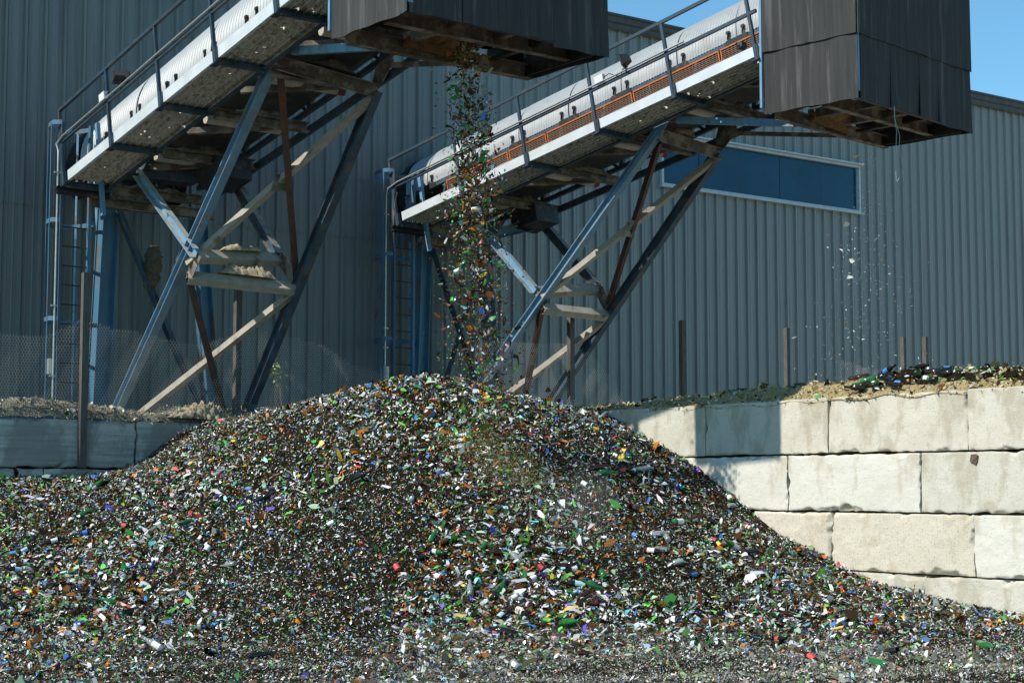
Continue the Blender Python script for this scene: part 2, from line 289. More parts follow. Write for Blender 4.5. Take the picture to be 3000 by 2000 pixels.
# ------------------------------------------------------------------ concrete blocks
def noise2(x, y, seed, f=1.):
    r = np.random.default_rng(seed); o = np.zeros_like(x, float)
    for k in range(10):
        a = r.uniform(0, 2*pi); fr = f*r.uniform(.6, 3.2); o += np.sin((x*cos(a)+y*sin(a))*fr*2*pi+r.uniform(0, 6.3))/(1+.5*k)
    return o/2.6
def vnoise(x, y, seed, f):
    # smooth random lattice noise
    r = np.random.default_rng(seed); T = r.uniform(-1, 1, (64, 64)); x = x*f+r.uniform(0, 40); y = y*f+r.uniform(0, 40); i = np.floor(x).astype(int); j = np.floor(y).astype(int); u = x-i; v = y-j; u = u*u*(3-2*u); v = v*v*(3-2*v)
    g = lambda a, b: T[a % 64, b % 64]
    return (g(i, j)*(1-u)+g(i+1, j)*u)*(1-v)+(g(i, j+1)*(1-u)+g(i+1, j+1)*u)*v
def fbm(x, y, seed, f): return vnoise(x, y, seed, f)+.5*vnoise(x, y, seed+1, f*2.1)+.25*vnoise(x, y, seed+2, f*4.3)
def block(P, s0, s1, z0, z1, m, label, seed, group, D=V(1, 0, 0), N_=V(0, 1, 0), thick=.7, rough=1.):
    # front face is a fine relief with worn, chipped arrises; sides return into the wall
    r = np.random.default_rng(seed); wd_ = .016 if r.uniform() > .75 else .005; s0 += r.uniform(.002, wd_); s1 -= r.uniform(.002, wd_); z0 += .006; z1 -= .006
    nx, nz = max(10, int((s1-s0)/.015)), 48
    X = np.linspace(0, 1, nx); Z = np.linspace(0, 1, nz); XX, ZZ = np.meshgrid(X, Z, indexing='ij')
    S = s0+(s1-s0)*XX; H = z0+(z1-z0)*ZZ
    de = np.minimum(np.minimum(S-s0, s1-S), np.minimum(H-z0, z1-H))
    chip = np.clip(.004+.06*np.clip(fbm(S, H, seed+5, 4.5)-.25, 0, 2)*rough+.06*np.clip(vnoise(S, H, seed+15, 1.3)-.35, 0, 1), .004, .1)
    off = -np.clip(chip-de, 0, .1)*1.0+.004*fbm(S, H, seed, .8)*rough+.003*fbm(S, H, seed+1, 9)*rough-.02*np.clip(vnoise(S, H, seed+21, 2.4)-.72, 0, 1)*rough
    off += r.uniform(-.012, .012)
    edge = lambda q, k: np.abs(.022*fbm(q, np.full_like(q, k*7.3), seed+9, 5))*rough*np.clip(vnoise(q, np.full_like(q, k), seed+10, .9)+.75, .15, 1.4)
    wt = np.clip(1-de/.12, 0, 1)
    S = S+np.where(XX < .5, edge(H, 1.), -edge(H, 2.))*np.clip(1-np.minimum(S-s0, s1-S)/.12, 0, 1)
    H = H+np.where(ZZ < .5, edge(S, 3.), -edge(S, 4.))*.7*np.clip(1-np.minimum(H-z0, z1-H)/.12, 0, 1)
    mb = MB(); base = np.array([[P(S[i, j], off[i, j], H[i, j]) for j in range(nz)] for i in range(nx)])
    mb.grid(base, True)
    bk = lambda s, z: P(s, -thick, z)
    mb.grid([[base[i, -1], bk(S[i, -1], H[i, -1])] for i in range(nx)]); mb.grid([[bk(S[i, 0], H[i, 0]), base[i, 0]] for i in range(nx)])
    mb.grid([[bk(S[0, j], H[0, j]), base[0, j]] for j in range(nz)][::-1]); mb.grid([[base[-1, j], bk(S[-1, j], H[-1, j])] for j in range(nz)][::-1])
    mb.add([bk(s0, z0), bk(s1, z0), bk(s1, z1), bk(s0, z1)], [(0, 1, 2, 3)])
    o = obj('concrete_block', mb, m, None, P((s0+s1)/2, 0, z0)); return tag(o, label, 'concrete block', group)
zr = [WTOP-.0, 1.905, 1.215, .525, -.17]
GR = 'concrete blocks of the bunker side wall'
rows = [
 (0, [-5.1, -2.79, -.69, 1.5, 3.61, 5.75], [0, 3, 0, 0, 0], ['cream block ending the top course at the glass crest, leftmost of its course', 'top course block mostly in square shade, at the glass slope', 'top course block with white root marks beside the shadow edge', 'top course block with a brown water stain on its right half', 'top course block at the right edge of the photo, tan stained above']),
 (1, [-5.4, -3.3, -1.25, .83, 2.92, 5.05], [3, 3, 1, 1, 3], ['second course block almost buried, behind the crest of the glass', 'second course block hidden behind the glass slope, corner showing', 'pale second course block left of the wide chipped joint, below the shadow', 'bright white second course block with a diagonal scratch', 'second course block at the right edge with a dark square socket hole']),
 (2, [-2.7, -.6, 1.51, 3.65, 5.8], [3, 2, 2, 1], ['third course block buried in the glass slope', 'speckled third course block whose lower left is buried by glass', 'pebbly third course block with a worn dent near its lower edge', 'plain white third course block at the right edge']),
 (3, [-1.3, .83, 2.94, 5.05], [3, 3, 3], ['bottom course block nearly all buried in glass', 'bottom course block, only a ragged strip showing over the glass', 'bottom course block at the lower right of the wall'])]
sd = 100
for r_, js, ms, lb in rows:
    for i in range(len(js)-1):
        sd += 3; block(Wp, js[i], js[i+1], zr[r_+1], zr[r_]-(.004 if r_ else 0), CONC[ms[i]], lb[i], sd, GR, rough=1.0 if r_ < 2 else 1.3)
mb = MB(); q = onplane(2853, 1346, W0+WN*.012, WN); mb.prism([q+WD*a+V(0, 0, b)-WN*.004 for a, b in ((-.055, -.02), (-.04, .055), (.02, .065), (.055, .045), (.045, -.02), (.02, -.055))], WN, .012)
tag(obj('socket_hole', mb, M['muckdark'], None, q), 'dark rusty square socket in the second course block', 'socket')
GL = 'grey concrete blocks of the back wall'
for z0, z1, js, lb in ((1.78, 2.49, [-5.2, -3.1, -1.02, 1.05, 3.15, 5.3, 7.4], ['shaded grey block of the back wall off to the left', 'grey back wall block cut by the left edge of the photo', 'shaded grey block at the far left behind the wooden post', 'shaded grey block right of the open joint, going under the glass', 'back wall block buried behind the glass crest', 'back wall block farthest right, behind the crest']),
                       (1.09, 1.78, [-4.5, -2.43, -.34, 1.75, 3.9], ['lower grey block off the left edge', 'lower grey block at the far left, only its top strip showing', 'lower grey block left of centre, only its top strip showing', 'lower grey block wholly buried by glass'])):
    for i in range(len(js)-1):
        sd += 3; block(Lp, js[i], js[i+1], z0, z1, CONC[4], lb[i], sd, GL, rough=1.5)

# ------------------------------------------------------------------ conveyors
def lump(p, q, wid, hgt, up, side, seed, n=26, m=9):
    # a heap of caked dirt lying along p-q
    r = np.random.default_rng(seed); mb = MB(); p = np.asarray(p); q = np.asarray(q); a = q-p; G = []
    for i in range(n):
        t = i/(n-1); e = min(1, 4*t, 4*(1-t)); h = hgt*(e**.6)*(.62+.38*float(noise2(np.array(t*1.1), np.array(0.), seed, .8))+.12*r.uniform(-1, 1))
        row = []
        for j in range(m):
            an = pi*j/(m-1); rr = 1+.2*r.uniform(-1, 1)
            row.append(p+a*t+side*(-cos(an)*wid/2*rr*(.5+.5*e))+up*(max(h, .004)*sin(an)*rr))
        G.append(row)
    mb.grid(G, True); return mb
def conveyor(cv, R, label, L, px, rib, guard, jx):
    Q = cv.Q; c, D, E, d = cv.c, cv.D, cv.E, cv.d; up = V(0, 0, 1)
    rt = thing('conveyor', cv.S+V(0, 0, YARD-cv.S[2]), label, 'conveyor', 'conveyors feeding the glass pile')
    P = lambda name, mb, m, par=rt: obj(name, mb, m, par)
    WI, ZH = .68, .757; yc = WI+.04+R
    # --- corrugated half round covers, one sheet between each pair of seams
    for i in range(len(jx)-1):
        x0, x1 = jx[i]+.006, jx[i+1]-.006; n = int((x1-x0)/.0075); G = []
        for k in range(n+1):
            x = x0+(x1-x0)*k/n; rr = R+rib[0]*sin(2*pi*x/rib[1])+(.004 if i % 2 else 0)
            G.append([Q(x, yc-rr*cos(t), ZH+rr*sin(t)*1.02) for t in np.linspace(0, pi, 30)])
        mb = MB(); mb.grid(G, True); cvo = P('cover', mb, M['galv'])
        for xx in ([x0+.14, x1-.14] if i else [x1-.14]):
            mb = MB(); b = Q(xx, yc-R-.012, ZH)
            mb.prism([b+D*-.03+E*-.03, b+D*.03+E*-.03, b+D*.014+E*.1, b+D*-.014+E*.1], c, .02); mb.box(b+E*.13, D, c, E, .028, .022, .022); mb.bar(b+E*.02-D*.03-c*.01, b+E*.12+D*.02-c*.03, .012, .012, c)
            P('latch', mb, M['darksteel'], cvo)
    # hood mouth at the tail (dark collar)
    mb = MB(); rr = R+.03
    mb.grid([[Q(x, yc-r2*cos(t), ZH+r2*sin(t)) for t in np.linspace(-.5, pi+.5, 30)] for x, r2 in ((jx[0]-.55, R*.95), (jx[0]-.5, rr), (jx[0]-.02, rr))], True)
    mb.add([Q(jx[0]-.5, yc, ZH)]+[Q(jx[0]-.5, yc-R*cos(t), ZH+R*sin(t)) for t in np.linspace(-.5, pi+.5, 24)], [(0, i, i+1) for i in range(1, 24)]); P('tail_hood', mb, M['darksteel'])
    # --- walkway of punched planks
    mb = MB(); pxs, pys = .062, .085; nx = int(L/pxs); ny = int(WI/pys); rr_ = np.random.default_rng(11)
    for i in range(nx):
        for j in range(ny):
            x, y = (i+.5)*pxs, .01+(j+.5)*pys+(.02 if i % 2 else -.0); hx, hy = pxs/2, pys/2; o = .30+.12*rr_.uniform(-1, 1); op = rr_.uniform() > .97
            zb = .012
            A = [Q(x+s*hx, y+t*hy, .03) for s, t in ((-1, -1), (1, -1), (1, 1), (-1, 1))]
            Bq = [Q(x+s*hx*o*1.5, y+t*hy*o*1.5, zb) for s, t in ((-1, -1), (1, -1), (1, 1), (-1, 1))]
            mb.add(A+Bq, [(k, (k+1) % 4, 4+(k+1) % 4, 4+k) for k in range(4)]+([] if op else [(4, 5, 6, 7)]))
    wk = P('walkway', mb, M['grate'])
    mb = MB()
    for k in range(7): mb.bar(Q(0, .01+k*WI/6, .005), Q(L, .01+k*WI/6, .005), .004, .04, c)
    P('walkway_rib', mb, M['grate'], wk)
    mb = MB(); mb.box(Q(L/2, -.006, .075), D, c, E, L/2, .004, .075); mb.box(Q(L/2, .016, .152), D, c, E, L/2, .026, .003); mb.box(Q(L/2, .016, -.003), D, c, E, L/2, .026, .003); P('toe_board', mb, M['gutter'])
    # --- railing
    sp = 1.63; xs = [-.12]+[i*sp-.02 for i in range(1, int(L/sp)+1)]
    for i, x in enumerate(xs):
        mb = MB(); mb.bar(Q(x, -.03, -.08), Q(x, -.03, 1.2), .045, .05, c); mb.box(Q(x+.05, -.03, .045), D, c, E, .012, .03, .11); mb.box(Q(x, -.035, -.085), D, c, E, .07, .05, .008); P('railing_post', mb, M['rail'])
    mb = MB(); mb.bar(Q(-.14, -.03, 1.2), Q(L, -.03, 1.2), .05, .05, c); P('top_rail', mb, M['rail'])
    mb = MB(); mb.bar(Q(-.14, -.032, .66), Q(L, -.032, .66), .045, .05, c); P('mid_rail', mb, M['rail'])
    # far side railing and walkway edge
    mb = MB(); mb.bar(Q(0, 2.5, .0), Q(L, 2.5, .0), .05, .12, c); P('far_channel', mb, M['navy'])
    # --- belt frame: near channel, pan, belt, truss on the far side
    mb = MB(); mb.hbeam(Q(-.3, WI+.04, .02), Q(L+1.2, WI+.04, .02), c, .17, .08, .01, -1); P('near_channel', mb, M['navy'])
    mb = MB(); mb.grid([[Q(x, .74, .34), Q(x, 1.0, .28), Q(x, 2.2, .28), Q(x, 2.4, .34)] for x in (-.4, L+1.2)]); P('belt_pan', mb, M['pan'])
    mb = MB(); mb.grid([[Q(x, .95, .70), Q(x, 1.3, .52), Q(x, 1.85, .52), Q(x, 2.2, .70)] for x in (-.4, L+1.3)]); P('belt', mb, M['belt'])
    for y in (.76, 2.4):
        mb = MB(); mb.bar(Q(-.4, y, .72), Q(L+1.2, y, .72), .07, .07, c); P('top_chord', mb, M['navy'])
    mb = MB(); mb.bar(Q(-.3, 2.42, .24), Q(L+.2, 2.42, .24), .07, .075, c); P('bottom_chord', mb, M['navy'])
    n = int(L/1.0)
    for i in range(n):
        x = .25+i*1.0
        mb = MB(); mb.bar(Q(x+.04, 2.42, .27), Q(x+.34, 2.42, .72), .07, .07, c); P('truss_strut', mb, M['navy'])
        mb = MB(); mb.bar(Q(x-.04, 2.42, .27), Q(x-.52, 2.42, .72), .04, .05, c); P('truss_brace', mb, M['navy'])
    # near truss plates between channel and chord
    for i in range(n):
        x = .25+i*1.0; mb = MB(); mb.bar(Q(x, .76, .1), Q(x+.25, .76, .72), .05, .05, c); P('truss_strut', mb, M['navy'])
    # --- cross beams under the walkway, with caked dirt
    for i, x in enumerate(xs):
        mb = MB(); ym = WI+.02; mb.hbeam(Q(x+.03, -.01, -.055), Q(x+.03, ym, -.055), D, .10, .06, .008, 1); P('cross_beam', mb, M['navy'])
        mb = MB(); mb.hbeam(Q(x+.03, ym+.09, -.06), Q(x+.03, 2.35, -.06), D, .15, .09, .01, 1); cb = P('belt_cross_beam', mb, M['rusty'])
        P('caked_dirt', lump(Q(x+.03, 1.0, -.0), Q(x+.03, 2.1, -.0), .2, .17, up, d, 40+i), M['muckdark'] if i % 2 else M['rusty'], cb)
        if i > 0:
            mb = MB(); mb.angle(Q(x-.9, .85, -.0), Q(x-.1, 2.3, -.0), E, .08); P('plan_brace', mb, M['rusty'])
            mb = MB(); mb.tube([Q(x-.5, .95, .1), Q(x-.5, 2.2, .1)], .07, 12); ro = P('return_roller', mb, M['roller'])
            mb = MB(); mb.tube([Q(x-.5, 2.2, .1), Q(x-.5, 2.33, .1)], .066, 12); P('roller_end', mb, M['maroon'], ro)
    # --- guard panels beside the belt
    if guard:
        gx = guard
        for a0, a1 in zip(gx[:-1], gx[1:]):
            a0 += .025; a1 -= .025; y = WI+.01; mb = MB()
            for p, q in (((a0, .12), (a1, .12)), ((a0, .66), (a1, .66)), ((a0, .12), (a0, .66)), ((a1, .12), (a1, .66))): mb.bar(Q(p[0], y, p[1]), Q(q[0], y, q[1]), .022, .022, c)
            gp = P('guard_panel', mb, M['orange'])
            mb = MB()
            for z in np.arange(.14, .65, .03): mb.bar(Q(a0, y, z), Q(a1, y, z), .0035, .008, c)
            for x in np.arange(a0, a1, .07): mb.bar(Q(x, y-.004, .13), Q(x, y-.004, .65), .003, .004, c)
            P('guard_mesh', mb, M['meshsteel'], gp)
            mb = MB(); mb.box(Q((a0+a1)/2, WI+.2, .36), D, c, E, (a1-a0)/2, .004, .28); P('skirt_plate', mb, M['deeprust'], gp)
            mb = MB()
            for x in np.arange(a0+.3, a1, .8): mb.bar(Q(x, WI+.14, .1), Q(x+.22, WI+.14, .5), .02, .06, c); mb.bar(Q(x+.3, WI+.14, .5), Q(x+.55, WI+.14, .1), .02, .06, c)
            mb.bar(Q(a0, WI+.15, .48), Q(a1, WI+.15, .54), .03, .05, c); P('idler_bracket', mb, M['white_trim'], gp)
        for x in jx[1:-1]:
            mb = MB(); mb.prism([Q(x-.24, WI+.015, .66), Q(x+.24, WI+.015, .66), Q(x+.2, WI+.015, .76), Q(x-.2, WI+.015, .76)], c, .02); P('latch_plate', mb, M['darksteel'])
    # --- support frame, planes of the near and far legs
    yn, yf = .85, 2.4
    N = {k: cv.pl(*px[k], yn) for k in ('nt', 'nf', 'nj', 'st', 'sb', 'ht', 'hb')}; F = {k: cv.pl(*px[k], yf) for k in ('ft', 'ff', 'fj', 'fst', 'fsb', 'fht', 'fhb')}
    def low(p, q, z): return p+(q-p)*((z-p[2])/(q[2]-p[2]))
    nfoot = low(N['nt'], N['nf'], YARD-.05); ffoot = low(F['ft'], F['ff'], YARD-.05)
    def pc(name, m, *a, **k): mb = MB(); mb.hbeam(*a, **k); return P(name, mb, m)
    pc('leg', M['legblue'], N['nt'], nfoot, c, .145, .13, .012); pc('leg', M['navy'], F['ft'], ffoot, c, .175, .13, .012)
    pc('strut', M['blue'], N['st'], N['sb'], c, .16, .09, .012, shift=-1.); pc('strut', M['navy'], F['fst'], F['fsb'], c, .16, .12, .012)
    pc('top_beam', M['rusty'], N['nt']+d*.03-up*.02, F['ft']-up*.02, nrm(d-up*.4), .2, .12, .012, shift=1.)
    ub_ = pc('upper_tie', M['tan'], N['sb']+c*.02, F['fsb']+c*.1, nrm(d*.75+up*.65), .19, .12, .012, shift=-1.); lb_ = pc('lower_tie', M['tan'], N['nj']+c*.0-up*.02, F['fj']+c*.02, nrm(d*.75+up*.65), .18, .12, .012, shift=-1.)
    mb = MB(); mb.hbeam(N['st']+E*.02, F['fst']+E*.02, d, .2, .1, .012, 1); P('upper_beam', mb, M['navy'])
    # plates joining the two ties and at the leg heads
    for p0, p1, pl_ in ((N['sb'], N['nj'], 'gusset'), (F['fsb'], F['fj'], 'gusset')):
        mb = MB(); mb.bar(p0+c*.03, p1+c*.03, .012, .2, c); P(pl_, mb, M['rusty'])
    mb = MB(); h = F['ft']; mb.prism([h+up*.02-d*.12, h+up*.02+d*.1, h+up*.32+d*.42, h+up*.47+d*.36, h+up*.45+d*.02], c, .016); P('gusset', mb, M['rusty'])
    mb = MB(); h = N['nt']; mb.prism([h-d*.12-up*.03, h+d*.1-up*.03, h+d*.32+up*.28, h+d*.5+up*.3, h+d*.5+up*.42, h+d*.02+up*.3], c, .014); P('gusset', mb, M['blue'])
    mb = MB(); h = N['st']; mb.prism([h-d*.1+up*.0, h+d*.12, h+d*.42+up*.26, h-d*.1+up*.2], c, .014); P('gusset', mb, M['navy'])
    # X braces
    def br(p, q, m, w=.1, n=None): mb = MB(); mb.angle(p, q, V(0, 0, 1) if n is None else n, w); return P('brace', mb, m)
    br(N['nj']+up*.1, F['ft']-up*.12, M['tan'], .095, nrm(-d*.75+up*.7)); br(N['nt']-up*.15+c*.1, F['fj']+up*.1, M['deeprust'], .12, -d)
    mid = (N['nj']+F['ft'])/2; mb = MB(); mb.prism([mid+c*.16+up*.12, mid+c*.1-up*.14, mid-c*.16-up*.13, mid-c*.08+up*.12], nrm(d), .012); P('gusset', mb, M['rusty'])
    br(nfoot+c*.15, F['fj']-up*.12, M['tan'], .095, nrm(-d*.75+up*.7)); br(N['nj']-up*.05, ffoot-c*.1, M['deeprust'], .12, -d)
    # ties to the head box
    mb = MB(); mb.bar(N['ht'], N['hb'], .09, .11, c); P('head_tie', mb, M['blue'])
    mb = MB(); mb.bar(F['fht'], F['fhb'], .05, .07, c); P('head_tie', mb, M['rusty'])
    # --- tail bent: two splayed columns with X brace
    t = -.38; zt = -.32; zf = YARD-cv.S[2]
    a, b = cv.H(t, .85, zt), cv.H(t, .72, zf); e, f_ = cv.H(t, 2.45, zt), cv.H(t, 2.78, zf)
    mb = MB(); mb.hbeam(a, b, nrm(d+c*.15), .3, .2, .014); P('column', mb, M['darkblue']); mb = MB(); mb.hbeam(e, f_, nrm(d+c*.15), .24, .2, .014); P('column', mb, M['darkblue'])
    mb = MB(); mb.hbeam(cv.H(t, .5, zt+.08), cv.H(t, 2.7, zt+.08), d, .16, .12, .012, 1); P('bent_beam', mb, M['rusty'])
    br(cv.H(t+.08, 1.0, zt-.05), cv.H(t+.08, 2.62, zf+.2), M['navy'], .14, d); br(cv.H(t+.1, 2.35, zt-.05), cv.H(t+.1, .95, zf+.2), M['navy'], .12, d)
    mb = MB(); mb.bar(cv.H(t, .78, zf+.25), cv.H(t, 2.8, zf+.25), .15, .22, d); P('foot_beam', mb, M['rusty'])
    # machinery under the belt
    mb = MB(); mb.box(Q(1.5, 1.9, -.22), D, c, E, .32, .3, .16); P('gear_housing', mb, M['darksteel'])
    # --- blue landing frame at the ladder head
    mb = MB(); mb.bar(Q(.05, .52, -.55), Q(.05, .52, 1.0), .06, .07, c); P('landing_post', mb, M['blue'])
    mb = MB(); mb.bar(Q(-.62, .75, -.5), Q(-.62, .75, .75), .07, .07, c); P('landing_post', mb, M['blue'])
    mb = MB(); mb.bar(Q(-.62, .75, -.35), Q(.1, .6, .22), .05, .1, c); P('landing_brace', mb, M['blue'])
    mb = MB(); mb.hbeam(Q(-.16, -.14, -.12), Q(-.16, .75, -.12), D, .10, .12, .012); P('landing_beam', mb, M['darksteel'])
    return rt, N, F, ub_, lb_, xs
P1 = dict(nt=(803, 178), nf=(345, 1195), nj=(552, 800), st=(408, 505), sb=(578, 742), ht=(860, 150), hb=(1140, 134), ft=(1103, 262), ff=(728, 1195), fj=(868, 838), fst=(690, 535), fsb=(815, 752), fht=(1128, 192), fhb=(1340, 184))
P2 = dict(nt=(1925, 392), nf=(1410, 1125), nj=(1592, 893), st=(1438, 690), sb=(1570, 850), ht=(1985, 352), hb=(2330, 362), ft=(2104, 446), ff=(1625, 1160), fj=(1785, 918), fst=(1590, 655), fsb=(1748, 838), fht=(2150, 391), fhb=(2450, 397))
XB1, XB2 = 7.72, 8.12          # where the head boxes begin along each conveyor
J1 = [-1.1]+[-.19+1.22*i for i in range(8)]; J2 = [-.6]+[.03+1.22*i for i in range(8)]
cv1, N1, F1, ut1, lt1, xs1 = conveyor(C1, .96, 'nearer conveyor at upper left with a white ribbed cover and no orange guards', XB1+.15, P1, (.015, .09), None, J1)
cv2, N2, F2, ut2, lt2, xs2 = conveyor(C2, .83, 'farther conveyor behind the falling glass with orange mesh guards under its white cover', XB2+.15, P2, (.0085, .058), [.55, 2.2, 3.15, 5.15, 7.0, 8.25], J2)
UP = V(0, 0, 1)
# caked glass dust lying on the ties
GD = 'heaps of pale dust caked on the conveyor ties'
for cv, p, q, h, lb, sd_ in ((C1, N1['sb'], F1['fsb'], .15, 'pale dust heap on the upper tie of the left frame', 61), (C1, N1['nj'], F1['fj'], .2, 'rough pale dust heap on the lower tie of the left frame', 62)):
    a = p+(q-p)*.28+UP*.06; b = p+(q-p)*.8+UP*.06
    tag(obj('dust_heap', lump(a-cv.d*.02, b-cv.d*.02, .22, h, UP, cv.d, sd_), M['muck'], None, a), lb, 'dirt heap', GD)
a = C1.H(-.3, 1.55, -1.6); b = C1.H(-.3, 1.62, -.85)
tag(obj('dust_heap', lump(a, b, .3, .18, C1.d, C1.c, 66), M['muckdark'], None, a), 'brown dirt caked on the crossing braces of the left tail frame', 'dirt heap', GD)
a = N2['nt']+(F2['ft']-N2['nt'])*.25+UP*.1; b = a+(F2['ft']-N2['nt'])*.35
tag(obj('dust_heap', lump(a, b, .2, .2, UP, C2.d, 64), M['muck'], None, a), 'lump of dust on the top beam of the right frame', 'dirt heap', GD)
a = N1['nt']+(F1['ft']-N1['nt'])*.3+UP*.1; b = a+(F1['ft']-N1['nt'])*.5
tag(obj('dust_heap', lump(a, b, .22, .2, UP, C1.d, 65), M['muckdark'], None, a), 'brown dirt heap on the top beam of the left frame', 'dirt heap', GD)

# ------------------------------------------------------------------ head boxes hung with rubber sheets
def sheet(P, y0, y1, z0, z1, seed, skew=0., nx=14, nz=16, amp=.012, t=.012, flare=0.):
    r = np.random.default_rng(seed); mb = MB(); ph = r.uniform(0, 6.3, 4); G = []; G2 = []
    for i in range(nx+1):
        u = i/nx; R1 = []; R2 = []
        for j in range(nz+1):
            v = j/nz; hang = 1-v
            o = amp*hang*(sin(u*5+ph[0])+.6*sin(u*11+ph[1]+v*2))+flare*hang*hang
            zz = z0+(z1-z0)*v+(skew*(u-.5))*(1-v)+.006*sin(u*9+ph[2])*(1-v)
            R1.append(P(y0+(y1-y0)*u, o, zz)); R2.append(P(y0+(y1-y0)*u, o-t, zz))
        G.append(R1); G2.append(R2)
    mb.grid(G, True); mb.grid([r_[::-1] for r_ in G2], True)
    rim = [(i, 0) for i in range(nx+1)]+[(nx, j) for j in range(1, nz+1)]+[(i, nz) for i in range(nx-1, -1, -1)]+[(0, j) for j in range(nz-1, 0, -1)]
    k = len(rim); mb.add([G[i][j] for i, j in rim]+[G2[i][j] for i, j in rim], [(i, (i+1) % k, k+(i+1) % k, k+i) for i in range(k)]); return mb
def headbox(cv, t0, t1, W, zA, ztop, label, lows, ups, seam, lcut, seed):
    # t: along the conveyor, y: across; zA height of the lower hems above cv.S
    base = cv.H(t0, 0, zA); rt = thing('head_box', base, label, 'conveyor head box', 'rubber hung boxes at the conveyor heads'); H = cv.H; d, c = cv.d, cv.c
    P = lambda name, mb, m, par=rt: obj(name, mb, m, par)
    side = lambda y_off: (lambda u, o, z: H(t0+u, y_off-o, z)); far = lambda u, o, z: H(t0+u, W+o, z); front = lambda u, o, z: H(t1+o, u, z); back = lambda u, o, z: H(t0-o, u, z)
    zs = zA+seam; k = seed
    us = [0]+lcut+[t1-t0]
    for a, b in zip(us[:-1], us[1:]):
        k += 1; P('rubber_panel', sheet(side(0), a-.005, b+.004, zA+.01*(k % 3), zs+.05, k, amp=.010), M['rubber'])
        k += 1; P('rubber_panel', sheet(side(-.022), a-.012, b+.006, zs, ztop, k, amp=.008), M['rubber'])
    for a, b in zip(lows[:-1], lows[1:]):
        k += 1; P('rubber_panel', sheet(front, a+.004, b-.004, zA+.02*random.random()-(.05 if b > W-.1 else 0), zs+.05, k, flare=.02 if b > W-.1 else .0), M['rubber'])
    for a, b in zip(ups[:-1], ups[1:]):
        k += 1; P('rubber_panel', sheet(lambda u, o, z: front(u, o+.022, z), a-.004, b+.004, zs-.01, ztop, k, amp=.006), M['rubber'])
    P('rubber_panel', sheet(far, 0, t1-t0, zA-.02, ztop, k+9), M['rubber']); P('rubber_panel', sheet(back, .0, W, zs+.55, ztop, k+10), M['rubber']); P('rubber_panel', sheet(back, 2.5, W, zA+.0, zs+.6, k+11), M['rubber'])
    # frame
    for t, y, w_ in ((t0+.02, .06, .07), (t1-.05, .06, .07), (t1-.05, W-.08, .07), (t0+.05, W-.08, .07), (t0-.03, -.02, .04)): mb = MB(); mb.bar(H(t, y, zA+.12), H(t, y, ztop), w_, w_, c); P('frame_post', mb, M['blue'])
    mb = MB(); mb.box(H((t0+t1)/2, W/2, ztop+.02), d, c, UP, (t1-t0)/2+.03, W/2+.03, .02); P('roof_plate', mb, M['darksteel'])
    for t, dz in ((t0+.12, -.02), (t0+.95, .05)):
        mb = MB(); mb.hbeam(H(t, .1, zA+dz+.05), H(t, W-.12, zA+dz+.05), d, .2, .1, .012, 1); P('floor_channel', mb, M['rusty'])
    mb = MB(); mb.hbeam(H(t1-.16, .1, zA+.12), H(t1-.16, W-.12, zA+.12), d, .16, .1, .012, 1); P('floor_channel', mb, M['darksteel'])
    mb = MB(); mb.bar(H(t0+.1, W-.16, zA+.1), H(t1-.08, W-.16, zA+.1), .02, .24, c); P('end_plate', mb, M['darksteel'])
    for y, m_ in ((.95, 'rusty'), (1.7, 'rusty'), (2.25, 'darksteel')):
        mb = MB(); mb.hbeam(H(t0+.12, y, zA+.16), H(t1-.1, y, zA+.16), c, .14, .09, .01, 1); P('floor_bearer', mb, M[m_])
    # ochre chute lips and grit lodged on the floor
    mb = MB(); mb.prism([H(t0+.2, .95, zA+.12), H(t0+.2, 1.75, zA+.05), H(t0+.42, 1.75, zA+.2), H(t0+.42, .95, zA+.26)], nrm(d+UP), .02); mb.bar(H(t0+.22, .9, zA+.1), H(t0+.22, 1.8, zA+.04), .1, .12, d); P('chute_lip', mb, M['rustpan'])
    mb = MB()
    for (a0, a1, b0, b1) in ((t0+.14, t1-.1, .1, .85), (t0+.45, t1-.1, 2.28, W-.18), (t0+.14, t0+.4, 1.8, 2.25)):
        mb.grid([[H(a0+(a1-a0)*i/14, b0+(b1-b0)*j/14, zA+.22+.03*random.random()) for j in range(15)] for i in range(15)])
    P('grit_floor', mb, MOUND)
    mb = MB(); mb.tube([H(t0+.55, 0.5, zA+.75), H(t0+.55, W-.5, zA+.75)], .3, 20); P('head_pulley', mb, M['belt'])
    return rt
# sizes measured from the corners of each box
hb1 = headbox(C1, 7.68, 9.24, 3.03, .57, 3.3, 'left head box of black rubber sheets dropping a stream of glass', [.04, .78, 1.63, 2.15, 3.03], [0, .8, 1.6, 2.3, 3.03], 1.0, [.72], 300)
hb2 = headbox(C2, 8.09, 9.71, 3.16, .64, 3.6, 'right head box of black rubber sheets, its front corner gaping over a blue post', [.09, .87, 1.66, 2.2, 3.16], [0, .8, 1.58, 2.3, 3.16], .95, [.76], 400)

